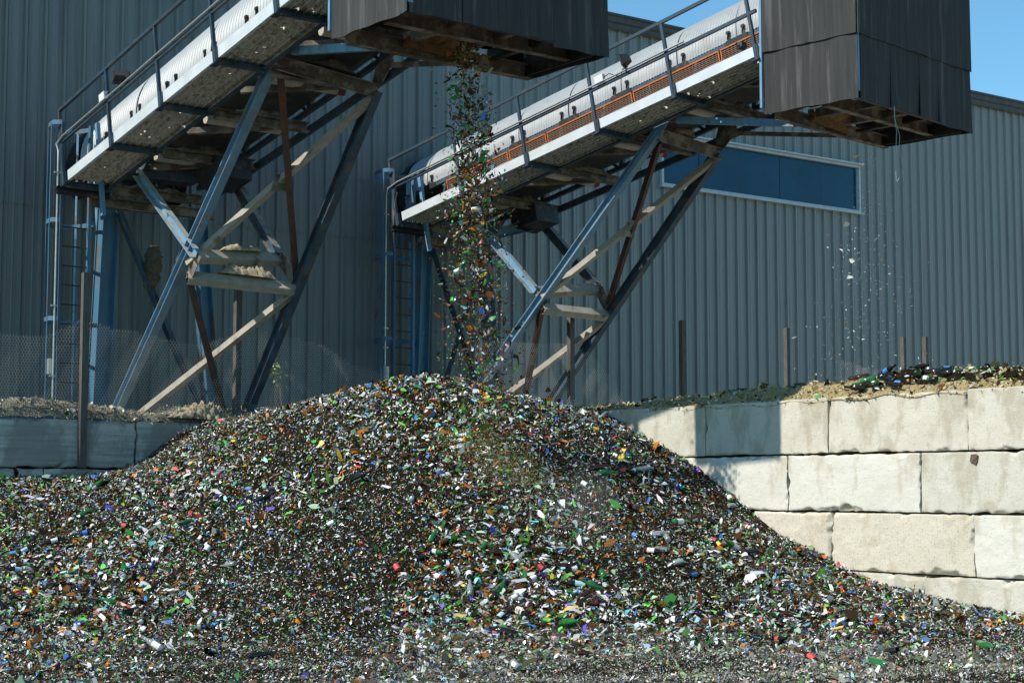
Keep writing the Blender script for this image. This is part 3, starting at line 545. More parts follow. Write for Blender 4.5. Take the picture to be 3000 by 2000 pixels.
# ------------------------------------------------------------------ ladders, conduits, floodlights, cords
def ladder(cv, label, x0, top):
    H = cv.H; d, c = cv.d, cv.c; zf = YARD-cv.S[2]; t = -.22; rt = thing('caged_ladder', H(t, .25, zf), label, 'ladder', 'caged ladders at the conveyor tails'); P = lambda n, mb, m, par=rt: obj(n, mb, m, par)
    y0, y1 = x0, x0+.47
    for y, zt in ((y0, top), (y1, top-.0)):
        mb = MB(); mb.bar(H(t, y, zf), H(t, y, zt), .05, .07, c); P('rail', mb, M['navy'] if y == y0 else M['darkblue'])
    z = zf+.2
    while z < -.45:
        mb = MB(); mb.tube([H(t, y0, z), H(t, y1, z)], .012, 6); P('rung', mb, M['darksteel']); z += .305
    ym = (y0+y1)/2; bars = [(-pi*.5+pi*i/4.) for i in range(5)]
    def hp(an, z): return H(t-.08-.62*cos(an), ym+.36*sin(an), z)
    for z in (top, top-1.55, top-3.1):
        if z < zf: continue
        mb = MB(); pts = [H(t, y0-.02, z)]+[hp(a, z) for a in np.linspace(-pi/2, pi/2, 17)]+[H(t, y1+.02, z)]
        mb.grid([[p+UP*.035, p-UP*.035] for p in pts], True); mb.grid([[p-UP*.035+cv.d*.006, p+UP*.035+cv.d*.006] for p in pts], True); P('cage_hoop', mb, M['darkblue'])
    for a in (-1.45, -.75, 0, .75, 1.35):
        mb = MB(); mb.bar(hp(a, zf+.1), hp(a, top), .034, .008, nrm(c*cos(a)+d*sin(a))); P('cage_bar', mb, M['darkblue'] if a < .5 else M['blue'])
    return rt
ladder(C1, 'blue caged ladder at the far left below the nearer conveyor', -.02, .95); ladder(C2, 'blue caged ladder right of the rising glass crest, below the farther conveyor', -.02, .95)
def conduit(cv, label, xr, px_x, pyb, fit=None):
    Q = cv.Q; pts = [Q(x, -.075, .705) for x in np.linspace(xr, .05, 10)]
    e = Q(-.12, -.075, .68); lowp = onplane(px_x, pyb, e, cv.c); pts += [Q(-.02, -.075, .69), e+UP*-.03-cv.d*.08, V(lowp[0], lowp[1], e[2]-.16)]
    pts += [V(lowp[0], lowp[1], z) for z in np.linspace(e[2]-.4, lowp[2], 6)]
    rt = thing('conduit', pts[-1], label, 'conduit', 'steel conduits running up to the railings')
    mb = MB(); mb.tube(pts, .017, 8); obj('pipe', mb, M['conduit'], rt)
    for z in (e[2]-.5, e[2]-2.6, lowp[2]+.5):
        mb = MB(); mb.box(V(lowp[0], lowp[1], z), cv.c, cv.d, UP, .06, .02, .012); obj('pipe_clamp', mb, M['conduit'], rt)
    if fit: mb = MB(); b = onplane(*fit, e, cv.c); mb.box(b, cv.c, cv.d, UP, .06, .05, .12); obj('junction_box', mb, M['conduit'], rt)
conduit(C1, 'steel conduit down the left edge of the near ladder with a junction box', 6.5, 153, 1195, (151, 1073)); conduit(C2, 'steel conduit ending in a small foot box just above the glass crest', 6.9, 1128, 1098, (1127, 1092))
def flood(cv, x, z, label, yaw, y=-.06, box=True, k_=1.):
    Q = cv.Q; b = Q(x, y, z); rt = thing('flood_light', b, label, 'flood light', 'flood lights on the conveyors'); f = nrm(cv.d*cos(yaw)+cv.c*sin(yaw)-UP*.35); s = nrm(np.cross(f, UP)); u = np.cross(s, f)
    mb = MB(); k = b+UP*.2*k_
    vs = [k+(s*a*w+u*h*w2+f*t)*k_ for t, w, w2 in ((-.07, .07, .05), (.06, .12, .09)) for a, h in ((-1, -1), (1, -1), (1, 1), (-1, 1))]
    mb.add(vs, [(0, 3, 2, 1), (0, 1, 5, 4), (1, 2, 6, 5), (2, 3, 7, 6), (3, 0, 4, 7)]); 
    for q in ((-.12, 0), (.12, 0)): mb.box(k+(s*q[0]+f*.07)*k_, s, u, f, .01*k_, .1*k_, .012)
    for q in (-.095, .095): mb.box(k+(u*q+f*.07)*k_, s, u, f, .13*k_, .01*k_, .012)
    obj('housing', mb, M['lampblack'], rt)
    mb = MB(); mb.box(k+f*.062*k_, s, u, f, .108*k_, .082*k_, .004); obj('lens', mb, M['lampglass'], rt)
    mb = MB(); mb.tube([b-UP*.02, b+UP*.12], .014, 6); mb.bar(b+UP*.1-s*.08, b+UP*.1+s*.08, .02, .02, f); obj('bracket', mb, M['darksteel'], rt)
    if box:
        j = Q(x-.55, y-.01, z+.08); bx = thing('switch_box', j, 'white electrical box near the '+label, 'electrical box'); mb = MB(); mb.box(j, cv.D, cv.c, cv.E, .09, .035, .06); obj('case', mb, M['whitebox'], bx)
        mb = MB(); mb.tube([j+cv.D*.09, j+cv.D*.2+UP*.02, Q(x-.2, y, z+.01), b+UP*.08], .008, 6); obj('cable', mb, M['darksteel'], bx)
flood(C1, 2.1, .68, 'flood light aimed away on the left conveyor rail', 2.6); flood(C2, 5.68, .68, 'flood light right of the falling glass on the conveyor rail', 3.6); flood(C2, 2.35, .68, 'flood light behind the falling glass', .3); flood(C2, 7.85, .16, 'small flood light low beside the right head box', 2.8, .05, False, .6)
mb = MB(); pA = onplane(2618, 314, C2.H(9.73, 0, 0), C2.d)
rr = lambda px, py: onplane(px, py, pA, C2.d)
mb.tube([rr(2619, 312), rr(2620, 345), rr(2627, 385), rr(2625, 430), rr(2623, 480), rr(2626, 530)], .0045, 5); mb.tube([rr(2620, 312), rr(2622, 350), rr(2634, 390), rr(2636, 400), rr(2634, 440), rr(2643, 470), rr(2648, 498), rr(2627, 534)], .0045, 5)
tag(obj('dangling_cord', mb, M['cord'], None, pA), 'thin pale green cord looped down from the right head box', 'cord')
mb = MB(); a = C2.Q(.05, -.1, .5); b = onplane(1080, 1056, a+C2.d*-1.5, C2.d); mb.tube([a, (a+b)/2+V(0, 0, -.03), b], .009, 6)
tag(obj('slack_cable', mb, M['rusty'], None, b), 'thin rusty cable slanting down from the farther conveyor to the ground', 'cable')

# ------------------------------------------------------------------ wooden posts and wire netting on the back wall
PG = 'weathered wooden fence posts'
def post(px, ytop, ybot, w, off, label, ph=.05):
    a = onplane(px, ytop, L0+NB*off, NB); b = onplane(px, ybot, L0+NB*off, NB); b = V(a[0], a[1], b[2]); mb = MB()
    mb.box((a+b)/2, UB, NB, UP, w/2, ph, (a[2]-b[2])/2); mb.box(V(a[0], a[1], a[2]+.004), UB, NB, UP, w/2-.006, ph-.006, .004)
    o = obj('fence_post', mb, M['wood'], None, b); tag(o, label, 'post', PG)
post(252, 800, 1370, .1, .055, 'grey wooden post nailed to the front of the shaded back wall'); post(698, 840, 1225, .1, -.1, 'wooden post rising where the glass crest meets the back wall')
post(1672, 920, 1170, .1, -.1, 'wooden post under the lower tie of the right frame'); post(1999, 940, 1180, .1, -.1, 'dark post before the wall right of the right frame'); post(2304, 962, 1150, .085, -.1, 'dark post below the long window')
post(2645, 988, 1130, .08, -.1, 'darker one of the two close posts above the block wall'); post(2710, 988, 1130, .085, -.1, 'lighter one of the two close posts above the block wall')
def netting(s0, s1, ztop, zbot, off, label, cell=.052, r=.0016, sag=None):
    mb = MB(); vs = []; fs = []; h = cell; ny = int((ztop(s0)-zbot)/(h*.75))+12; n = int((s1-s0)/(h*.866))
    def P(i, j, k):                                           # hexagon lattice points
        s = s0+(i+.5*(j % 2))*h*.866; z = zbot+j*h*.75+k; zt = ztop(s)
        return s, z, zt
    segs = []
    for j in range(ny):
        for i in range(n):
            s, z, zt = P(i, j, 0)
            if z > zt: continue
            a = (s, z); segs += [(a, (s-h*.433, z+h*.25)), (a, (s+h*.433, z+h*.25)), ((s+h*.433, z+h*.25), (s+h*.433, z+h*.75))]
    for a, b in segs:
        q = []
        for s, z in (a, b):
            o = off+.03*sin(s*3.1+z*2)+.02*sin(s*7.3-z*5); zz = z+.02*sin(s*2.2)
            q.append(Lp(s, o, zz))
        k = len(vs); t = nrm(q[1]-q[0]); b1 = nrm(np.cross(t, NB)); 
        for p in q: vs += [p+b1*r, p-b1*.5*r+NB*.87*r, p-b1*.5*r-NB*.87*r]
        fs += [(k+m, k+(m+1) % 3, k+3+(m+1) % 3, k+3+m) for m in range(3)]
    mb.add(vs, fs); return tag(obj('wire_netting', mb, M['wire'], None, Lp(s0, off, zbot)), label, 'wire netting', 'hexagonal wire netting along the back wall')
netting(-2.2, 2.72, lambda s: 3.74+.16*max(0, 1-abs(s-.18)/.5)+.06*sin(s*2.3)+.14*max(0, (s-2.)/.7), 2.45, -.06, 'wire netting at the left over the shaded back wall')
netting(2.75, 6.2, lambda s: 3.98-.1*(s-2.75)-.06*(s-2.75)**2+.04*sin(s*5), 2.45, -.06, 'sagging wire netting behind the left end of the glass crest')
netting(7.2, 10.6, lambda s: 4.0-.18*max(0, s-9.2)**2*3, 2.75, -.08, 'wire netting round the foot of the right frame')
netting(16.2, 24.5, lambda s: 4.0+.1*sin(s*1.7), 3.2, -.08, 'low wire netting above the right end of the block wall', cell=.06)

# ------------------------------------------------------------------ heaps, pile: height fields
def tps(pts):
    p = np.array(pts, float); n = len(p); d2 = ((p[:, None, :2]-p[None, :, :2])**2).sum(-1); Kt = d2*np.log(np.sqrt(d2)+1e-9)
    A = np.zeros((n+3, n+3)); A[:n, :n] = Kt+np.eye(n)*.02; A[:n, n] = 1; A[:n, n+1:] = p[:, :2]; A[n, :n] = 1; A[n+1:, :n] = p[:, :2].T
    sol = np.linalg.solve(A, np.r_[p[:, 2], 0, 0, 0])
    def f(x, y):
        x = np.asarray(x, float); y = np.asarray(y, float); o = sol[n]+sol[n+1]*x+sol[n+2]*y
        for k in range(n):
            r2 = (x-p[k, 0])**2+(y-p[k, 1])**2; o = o+sol[k]*r2*np.log(np.sqrt(r2)+1e-9)
        return o
    return f
ctl = []
for s, z in ((-2.72, 2.5), (-1.83, 2.14), (-1.13, 1.9), (-.53, 1.62), (.16, 1.19), (1.33, .71), (1.87, .49), (2.89, .27), (4.28, .12), (6.5, .05)): q = Wp(s, .02, 0); ctl.append((q[0], q[1], z))
for s, z in ((-3, 1.6), (-.97, 1.62), (.28, 1.65), (.96, 1.79), (1.6, 2.2), (2.38, 2.53)): q = Lp(s, .02, 0); ctl.append((q[0], q[1], z))
for px, py, Y in ((800, 1206, 25.0), (950, 1170, 24.0), (1100, 1132, 22.8), (1250, 1113, 22.1), (1420, 1145, 22.3), (1600, 1184, 23.0), (1720, 1214, 23.5)): q = atY(px, py, Y); ctl.append(tuple(q))
ctl += [(-1.5, 25.5, 2.45), (.6, 25, 2.35), (-3.4, 26.6, 2.2), (-.47, 20, 1.80), (-.5, 18.3, .98), (-.5, 17, .4), (-.4, 15.6, .1), (-6.2, 21.3, .98), (-5, 19, .5), (-4, 17, .24), (-3, 21, 1.62), (-2.5, 19, .95), (-2.2, 17, .35), (1.5, 20.5, 1.5), (2, 19, .88), (1.2, 17.5, .5), (2.9, 17.5, .36),
        (-3, 14, .06), (0, 14, .02), (2.5, 14.5, .02), (-3, 11, .02), (0, 11, 0), (3, 11, 0), (4, 15.2, .03), (-6, 15, .2), (-7, 18, .42), (-8.5, 21, .9), (4, 12, 0), (-5, 12, .06)]
F0 = tps(ctl)
def pileZ(x, y):
    x = np.asarray(x, float); y = np.asarray(y, float)
    return np.maximum(F0(x, y), -.02)+.035*noise2(x, y, 21, .35)+.012*noise2(x, y, 22, 1.6)
def wdist(x, y): return (x-W0[0])*WN[0]+(y-W0[1])*WN[1]      # > 0 in front of the right wall
def ldist(x, y): return (x-L0[0])*NB[0]+(y-L0[1])*NB[1]
def heightmesh(x0, x1, y0, y1, st, Z, keep):
    xs = np.arange(x0, x1, st); ys = np.arange(y0, y1, st); X, Y = np.meshgrid(xs, ys, indexing='ij'); ZZ = Z(X, Y); n = len(ys)
    kp = keep(X, Y); F = [(i*n+j, (i+1)*n+j, (i+1)*n+j+1, i*n+j+1) for i in range(len(xs)-1) for j in range(n-1) if kp[i, j]]
    return np.stack([X, Y, ZZ], -1).reshape(-1, 3), F
PAL = [((.020, .010, .003), .25, .95), ((.11, .045, .009), .14, 1.), ((.5, .16, .018), .036, 1.), ((.028, .040, .008), .16, .9), ((.05, .2, .035), .065, 1.), ((.14, .52, .08), .022, 1.1), ((.36, .52, .34), .075, .9), ((.76, .80, .79), .12, .85), ((.88, .88, .87), .12, .9), ((.32, .32, .24), .03, .9),
       ((.06, .22, .62), .014, 1.1), ((.05, .05, .36), .008, 1.), ((.35, .66, .85), .012, 1.), ((.72, .07, .05), .012, .9), ((.88, .26, .08), .009, 1.), ((.88, .64, .06), .006, 1.), ((.2, .11, .5), .004, 1.), ((.88, .5, .46), .005, .9), ((.1, .5, .46), .005, 1.)]
def shards(pts, nrmls, size, cols, rgh, aspect, tilt=.6, free=False, seed=1):
    """curved slivers: each a bent strip of two quads with a ragged outline"""
    r = np.random.default_rng(seed); n = len(pts)
    nv = nrmls+r.normal(0, tilt, (n, 3)) if not free else r.normal(0, 1, (n, 3)); nv /= np.linalg.norm(nv, axis=1)[:, None]
    a = r.normal(0, 1, (n, 3)); uu = np.cross(nv, a); uu /= np.linalg.norm(uu, axis=1)[:, None]; ww = np.cross(nv, uu)
    v = np.zeros((n, 6, 3)); bend = r.uniform(-.1, .5, n)*size
    for k, (i, j) in enumerate(((-1, -1), (0, -1), (1, -1), (-1, 1), (0, 1), (1, 1))):
        ju = i*r.uniform(.6, 1.25, n)+r.normal(0, .18, n); jv = j*r.uniform(.35, 1.2, n)*(1 if i == 0 else r.uniform(.2, 1, n))
        v[:, k] = pts+uu*(ju*size)[:, None]+ww*(jv*size*aspect)[:, None]-nv*((abs(i)*bend)[:, None])
    f = np.array([[0, 1, 4, 3], [1, 2, 5, 4]]); F = (np.arange(n)[:, None, None]*6+f[None]).reshape(-1, 4)
    return v.reshape(-1, 3), F, np.repeat(cols, 2, axis=0), np.repeat(rgh, 2)
def fragobj(name, parts, base=None, mats=(FRAG,), parent=None):
    VV = []; FF = []; CCl = []; RG = []; MI = []; o = 0
    if base is not None:
        VV.append(base[0]); F = np.array(base[1]); FF.append(F); CCl.append(np.zeros((len(F), 3))); RG.append(np.ones(len(F))*.6); MI.append(np.ones(len(F), int)); o = len(base[0])
    for v, F, c, rg in parts: VV.append(v); FF.append(F+o); CCl.append(c); RG.append(rg); MI.append(np.zeros(len(F), int)); o += len(v)
    v = np.concatenate(VV); F = np.concatenate(FF); me = bpy.data.meshes.new(name); me.vertices.add(len(v)); me.vertices.foreach_set('co', v.astype(np.float32).ravel())
    me.loops.add(F.size); me.loops.foreach_set('vertex_index', F.astype(np.int32).ravel()); me.polygons.add(len(F)); me.polygons.foreach_set('loop_start', np.arange(0, F.size, 4, dtype=np.int32))
    for m in mats: me.materials.append(m)
    me.polygons.foreach_set('material_index', np.concatenate(MI).astype(np.int32)); me.update(calc_edges=True)
    c = np.concatenate(CCl); at = me.attributes.new('col', 'FLOAT_COLOR', 'FACE'); at.data.foreach_set('color', np.c_[c, np.ones(len(c))].astype(np.float32).ravel())
    at = me.attributes.new('rgh', 'FLOAT', 'FACE'); at.data.foreach_set('value', np.concatenate(RG).astype(np.float32))
    ob = bpy.data.objects.new(name, me); return link(ob, parent)
pc_ = np.array([p[0] for p in PAL]); pw = np.array([p[1] for p in PAL]); pw /= pw.sum(); psz = np.array([p[2] for p in PAL])
def pick(n, r, var=.3, pal=None):
    if pal is not None:
        k = r.choice(len(pal), n, p=np.array([p[1] for p in pal])/sum(p[1] for p in pal)); return np.clip(np.array([p[0] for p in pal])[k]*np.exp(r.normal(0, var, (n, 1))), 0, .88), np.ones(n), r.uniform(.06, .4, n), k
    k = r.choice(len(PAL), n, p=pw); c = pc_[k]*np.exp(r.normal(0, var, (n, 1))); return np.clip(c, 0, .85), psz[k], np.where(np.isin(k, (8, 10, 12, 13, 14, 15, 16, 17)), .6, .085)*r.uniform(.7, 1.4, n), k
def pile_shards(n, seed, smin, smed, sig, ymin=10.5, lift=.0, band=False, pal=None, front=False):
    r = np.random.default_rng(seed); y = np.sqrt(r.uniform(ymin**2, 26.2**2, n)); x = y*r.uniform(-.372, .372, n)
    ok = ((y+r.normal(0, .5, n) < 15.6+np.clip(x, -2, 2)*.35) | (not front)) & (wdist(x, y) > .0) & ((ldist(x, y) > 0) | (F0(x, y) > 2.46)) & (ldist(x, y) > -1.6); x, y = x[ok], y[ok]; n = len(x)
    z = pileZ(x, y); e = .05; nx = -(pileZ(x+e, y)-z)/e; ny = -(pileZ(x, y+e)-z)/e; nv = np.stack([nx, ny, np.ones(n)], -1); nv /= np.linalg.norm(nv, axis=1)[:, None]
    if band:                                                  # coarser and finer streaks run down the slope
        q = vnoise(x*1.2, y*.35, 61, 1.)+.6*vnoise(x, y, 62, .9)+.5*(np.abs(x+5.2-(y-16)*-.1) < 1.6)+.4*(wdist(x, y) < 1.1)-.5*((x > -3.2) & (x < -1.2) & (y < 18.5)); kp = q+r.normal(0, .35, n) > .05; x, y, z, nv = x[kp], y[kp], z[kp], nv[kp]; n = len(x)
    c, sz, rg, k = pick(n, r, pal=pal)
    near = np.clip((16.2-y)/2., 0, 1)                       # flat floor in front: finer, paler, greyer bits
    s = np.maximum(smin, smed*np.exp(r.normal(0, sig, n)))*sz*(1-.3*near)
    g = near*np.clip((x+2.5)/4, .1, 1)*r.uniform(0, 1, n)*.6; c = c*(1-g[:, None])+np.array([.6, .55, .43])*g[:, None]
    pts = np.stack([x, y, z+lift+r.uniform(-.008, .012+lift*2.2, n)], -1)+nv*(s*.25)[:, None]
    return shards(pts, nv, s, c, np.clip(rg, .05, .8), r.uniform(.22, .75, n), .62, seed=seed+1)
base = heightmesh(-9.8, 8.4, 9.5, 26.6, .08, pileZ, lambda X, Y: (wdist(X, Y) > -.25) & ((ldist(X, Y) > -.3) | (F0(X, Y) > 2.44)) & (ldist(X, Y) > -1.7))
ZN = [((1420, 1660), (1780, 1860), 420), ((1180, 1580), (1700, 1740), 200), ((0, 1560), (420, 1860), 260), ((1750, 1250), (2300, 1650), 300), ((2300, 1680), (2980, 1880), 200)]
_gY = np.arange(10.5, 26.5, .01)
def hit(px, py):
    r = ray(px, py); k = _gY/r[1]; x = r[0]*k; z = HC+r[2]*k; zz = pileZ(x, _gY); i = int(np.argmax(zz > z)) if (zz > z).any() else len(_gY)-1; return V(x[i], _gY[i], zz[i])
def zone_shards():
    r = np.random.default_rng(77); P_ = np.array([hit(r.uniform(a[0], b[0]), r.uniform(a[1], b[1])) for a, b, n in ZN for _ in range(n)]); P_ = P_[wdist(P_[:, 0], P_[:, 1]) > .03]; n = len(P_)
    pal = np.array([(.45, .13, .012), (.12, .045, .01), (.03, .012, .005), (.06, .25, .05), (.15, .5, .1), (.5, .6, .5), (.86, .86, .84), (.7, .07, .06), (.06, .2, .55)]); k = r.choice(9, n, p=np.array([22, 24, 20, 9, 6, 8, 7, 2, 2])/100)
    return shards(P_+V(0, 0, .02), np.tile(V(-.1, -.4, .8), (n, 1)), r.uniform(.022, .05, n), np.clip(pal[k]*np.exp(r.normal(0, .25, (n, 1))), 0, .85), r.uniform(.06, .14, n), r.uniform(.4, .9, n), .6, seed=78)
pile = fragobj('crushed_glass_pile', [zone_shards(), pile_shards(300000, 31, .006, .0135, .42, lift=.004), pile_shards(170000, 33, .011, .026, .42, lift=.012, band=True), pile_shards(9000, 35, .028, .045, .3, lift=.018, band=True), pile_shards(50000, 37, .003, .006, .4, lift=.012, pal=[((.88, .89, .87), 5), ((.5, .46, .3), 1), ((.3, .36, .14), 1), ((.3, .13, .03), 1.5)]), pile_shards(110000, 39, .003, .0085, .45, lift=.008, front=True, pal=[((.62, .56, .42), 4), ((.42, .40, .24), 3), ((.85, .85, .8), 4), ((.1, .08, .04), 3), ((.2, .34, .14), 1.5), ((.4, .16, .05), 1.2)])], base, (FRAG, MOUND))  # finest mostly white layer over the slope: glints painted as pale chips
tag(pile, 'huge pile of crushed bottle glass in brown, green and white bits filling the bunker', 'glass pile', kind='stuff')

# debris lying on top of the walls
def heap(name, P, s0, s1, o0, o1, zf, n, pal, mat_, label, seed, over=0., sz=.016):
    r = np.random.default_rng(seed); S = np.arange(s0, s1, .05); O = np.arange(o0, o1+.01, .05); G = np.array([[P(s, o, zf(s, o)) for o in O] for s in S]); b = len(O)
    base = (G.reshape(-1, 3), [(i*b+j, (i+1)*b+j, (i+1)*b+j+1, i*b+j+1) for i in range(len(S)-1) for j in range(b-1)])
    s = r.uniform(s0, s1, n); o = r.uniform(o0, o1, n); pts = np.array([P(a, b_, zf(a, b_)+r.uniform(-.01, .03)) for a, b_ in zip(s, o)])
    pcl = np.array([p[0] for p in pal]); pp = np.array([p[1] for p in pal]); k = r.choice(len(pal), n, p=pp/pp.sum()); c = np.clip(pcl[k]*np.exp(r.normal(0, .25, (n, 1))), 0, .85)
    z_ = sz*np.exp(r.normal(0, .5, n)); ob = fragobj(name, [shards(pts, np.tile(V(0, 0, 1), (n, 1)), z_, c, r.uniform(.2, .8, n), r.uniform(.35, .9, n), .8, seed=seed+1)], base, (FRAG, mat_))
    return tag(ob, label, 'debris', kind='stuff')
GREYP = [((.38, .34, .26), 4), ((.24, .21, .16), 3), ((.5, .48, .42), 2), ((.06, .05, .03), 1), ((.08, .2, .07), .4), ((.65, .65, .62), .6), ((.3, .42, .32), .5)]
n1 = lambda s, o, k, f=.7: float(noise2(np.array(s), np.array(o), k, f))
def zleft(s, o): return 2.5+np.clip((.16+.1*n1(s, 0., 51, .25)+.10*np.clip(1-abs(s-2.0)/.7, 0, 1))*min(1, max(0., -o)/.18+.25), 0, 1)+.025*n1(s, o, 52, 1.5)-(.05 if o > -.02 else 0)
heap('wall_top_debris', Lp, -4, 3.4, -1.3, .03, zleft, 9000, GREYP, GREYGRIT, 'grey glass grit heaped on top of the shaded back wall', 71)
SANDP = [((.52, .40, .18), 5), ((.42, .31, .13), 3), ((.62, .55, .38), 2), ((.1, .05, .015), 1.6), ((.04, .03, .02), 1.6), ((.1, .25, .08), .9), ((.5, .55, .5), .7)]
def zright(s, o):
    h = .09+.10*np.clip((s+3)/3, 0, 1)+.07*np.clip((s-1.2)/1., 0, 1)-.12*np.clip((s-3.2)/.8, 0, 1)
    return WTOP-.01+h*np.clip((-o-.02)/.35, 0, 1)+.035*n1(s, o, 55, .9)-(.04 if o > -.01 else 0)+.035*np.clip((-o-.6)/1., 0, 1)
heap('wall_top_debris', Wp, -4.2, 6, -1.8, .012, zright, 13000, SANDP, SAND, 'yellow glass sand and chips lying along the top of the block wall', 73, sz=.016)
DARKP = [((.03, .014, .006), 5), ((.02, .03, .01), 3), ((.06, .22, .05), 1.2), ((.1, .04, .01), 2), ((.55, .5, .4), 2), ((.7, .72, .7), .8), ((.05, .2, .5), .2)]
heap('wall_top_debris', Wp, 1.1, 6, -1.2, -.03, lambda s, o: zright(s, o)-.035+.05*np.clip((s-1.6)/.8, 0, 1)*np.clip(-o/.3, 0, 1)*(1+n1(s, o, 58, 1.2)), 2200, DARKP, MOUND, 'dark broken glass lying over the sand at the right end of the wall', 75, sz=.024)
cake = MB(); cl = lump(Lp(1.55, -.15, 2.55), Lp(2.6, -.12, 2.52), .5, .3, UP, NB, 91, 40, 14); tag(obj('dust_heap', cl, M['muck'], None, Lp(2, -.1, 2.5)), 'big cake of pale dried dust on the back wall beside the post', 'dirt heap', GD)

# ------------------------------------------------------------------ bottles
BM = {}
def bmat(name, col, tr, rough=.08):
    if name not in BM: BM[name] = mat('bottle_'+name, col, rough, 0, contrast=.1, trans=tr)
    return BM[name]
GLASS = {'brown': ((.05, .018, .006), .3), 'dark': ((.012, .011, .009), .0), 'green': ((.03, .2, .05), .35), 'clear': ((.5, .56, .53), .6), 'amber': ((.24, .065, .008), .3), 'cobalt': ((.02, .03, .3), .3)}
LABC = {'white': (.78, .77, .73), 'blue': (.06, .22, .55), 'pale_blue': (.45, .66, .74), 'teal': (.25, .6, .62), 'red': (.6, .06, .07), 'yellow': (.8, .5, .05), 'orange': (.85, .25, .07), 'purple': (.18, .08, .42), 'lime': (.3, .75, .08), 'black': (.03, .03, .03), 'pink': (.75, .35, .35)}
def lmat(n):
    k = 'label_'+n
    if k not in BM: BM[k] = mat(k, LABC[n], .55, contrast=.15, nscale=40)
    return BM[k]
PROF = {'longneck': [(0, 0), (.002, .026), (.006, .031), (.13, .031), (.15, .027), (.175, .0155), (.222, .0135), (.224, .0155), (.234, .0155), (.235, .009)],
        'wine': [(0, 0), (.003, .033), (.008, .038), (.19, .038), (.215, .030), (.235, .0165), (.295, .0145), (.297, .017), (.307, .017), (.308, .01)],
        'stump': [(0, 0), (.002, .026), (.006, .031), (.105, .031), (.12, .030), (.112, .028), (.02, .027)],
        'can': [(0, 0), (.001, .022), (.008, .033), (.108, .033), (.117, .027), (.122, .027), (.119, .024), (.119, 0)],
        'jar': [(0, 0), (.003, .034), (.008, .038), (.11, .038), (.125, .031), (.145, .031), (.146, .026)]}
LABZ = {'longneck': (.035, .115, .0318), 'wine': (.05, .16, .0388), 'stump': (.03, .09, .0318), 'can': (.012, .104, .0335), 'jar': (.03, .095, .0388)}
MESH = {}
def pmesh(key, build, m):
    if key not in MESH:
        mb = MB(); build(mb); me = bpy.data.meshes.new(key.split('|')[0]); me.from_pydata(mb.v, [], mb.f); me.materials.append(m); me.polygons.foreach_set('use_smooth', mb.sm); me.update(); MESH[key] = me
    return MESH[key]
def bottle(kind, glass, lab, p, ax, label, group=None, stripe=None, cap=None, scale=1., name=None, roll=None):
    nm = name or {'can': 'drink_can', 'jar': 'glass_jar', 'stump': 'broken_bottle'}.get(kind, 'glass_bottle')
    rt = bpy.data.objects.new(nm, None); COL.objects.link(rt); rt.empty_display_size = .05; rt.location = [float(x) for x in p]; rt.rotation_mode = 'QUATERNION'; rt.rotation_quaternion = Vector([float(x) for x in ax]).to_track_quat('Z', 'Y') @ Quaternion((0, 0, 1), roll if roll is not None else random.uniform(0, 6.28)); rt.scale = (scale,)*3
    tag(rt, label, {'can': 'can', 'jar': 'jar'}.get(kind, 'bottle'), group)
    def part(n, me): o = bpy.data.objects.new(n, me); link(o, rt)
    Z = V(0, 0, 1); O = V(0, 0, 0)
    gm = bmat(glass, *GLASS[glass]) if kind != 'can' else M['conduit']
    part('body', pmesh('body|'+kind+glass, lambda mb: mb.lathe(PROF[kind], O, Z, 18), gm))
    if lab:
        a, b, r = LABZ[kind]
        part('label', pmesh('label|'+kind+lab, lambda mb: mb.wrap([(a, r), (b, r)], 0, 6.28 if kind == 'can' else 3.9), lmat(lab)))
        if stripe: part('label_stripe', pmesh('label_stripe|'+kind+stripe, lambda mb: (mb.wrap([(a+.012, r+.0006), (a+.03, r+.0006)], .1, 3.7), mb.wrap([(a+.044, r+.0006), (a+.060, r+.0006)], .1, 3.7)), lmat(stripe)))
    if cap and kind in ('longneck', 'wine'):
        h = PROF[kind][-1][0]; part('neck_foil', pmesh('neck_foil|'+kind+cap, lambda mb: mb.lathe([(h-.06, PROF[kind][-4][1]+.0015), (h-.008, PROF[kind][-3][1]+.001), (h+.001, PROF[kind][-3][1]+.001), (h+.001, 0)], O, Z, 14), lmat(cap)))
    return rt
def lay(kind, glass, lab, b, m, label, group=None, lift=.028, **kw):     # base and mouth read off the photograph, laid on the pile surface
    p, q = hit(*b), hit(*m); p = p+V(0, -.012, lift); q = q+V(0, -.012, lift); ax = nrm(q-p)
    
    if lab and 'roll' not in kw:                              # label turned towards the open side
        q0 = Vector([float(x) for x in ax]).to_track_quat('Z', 'Y'); v = q0.inverted() @ Vector((-.2, -.8, .5)); kw['roll'] = math.atan2(v.y, v.x)-1.95
    return bottle(kind, glass, lab, p, ax, label, group, **kw)
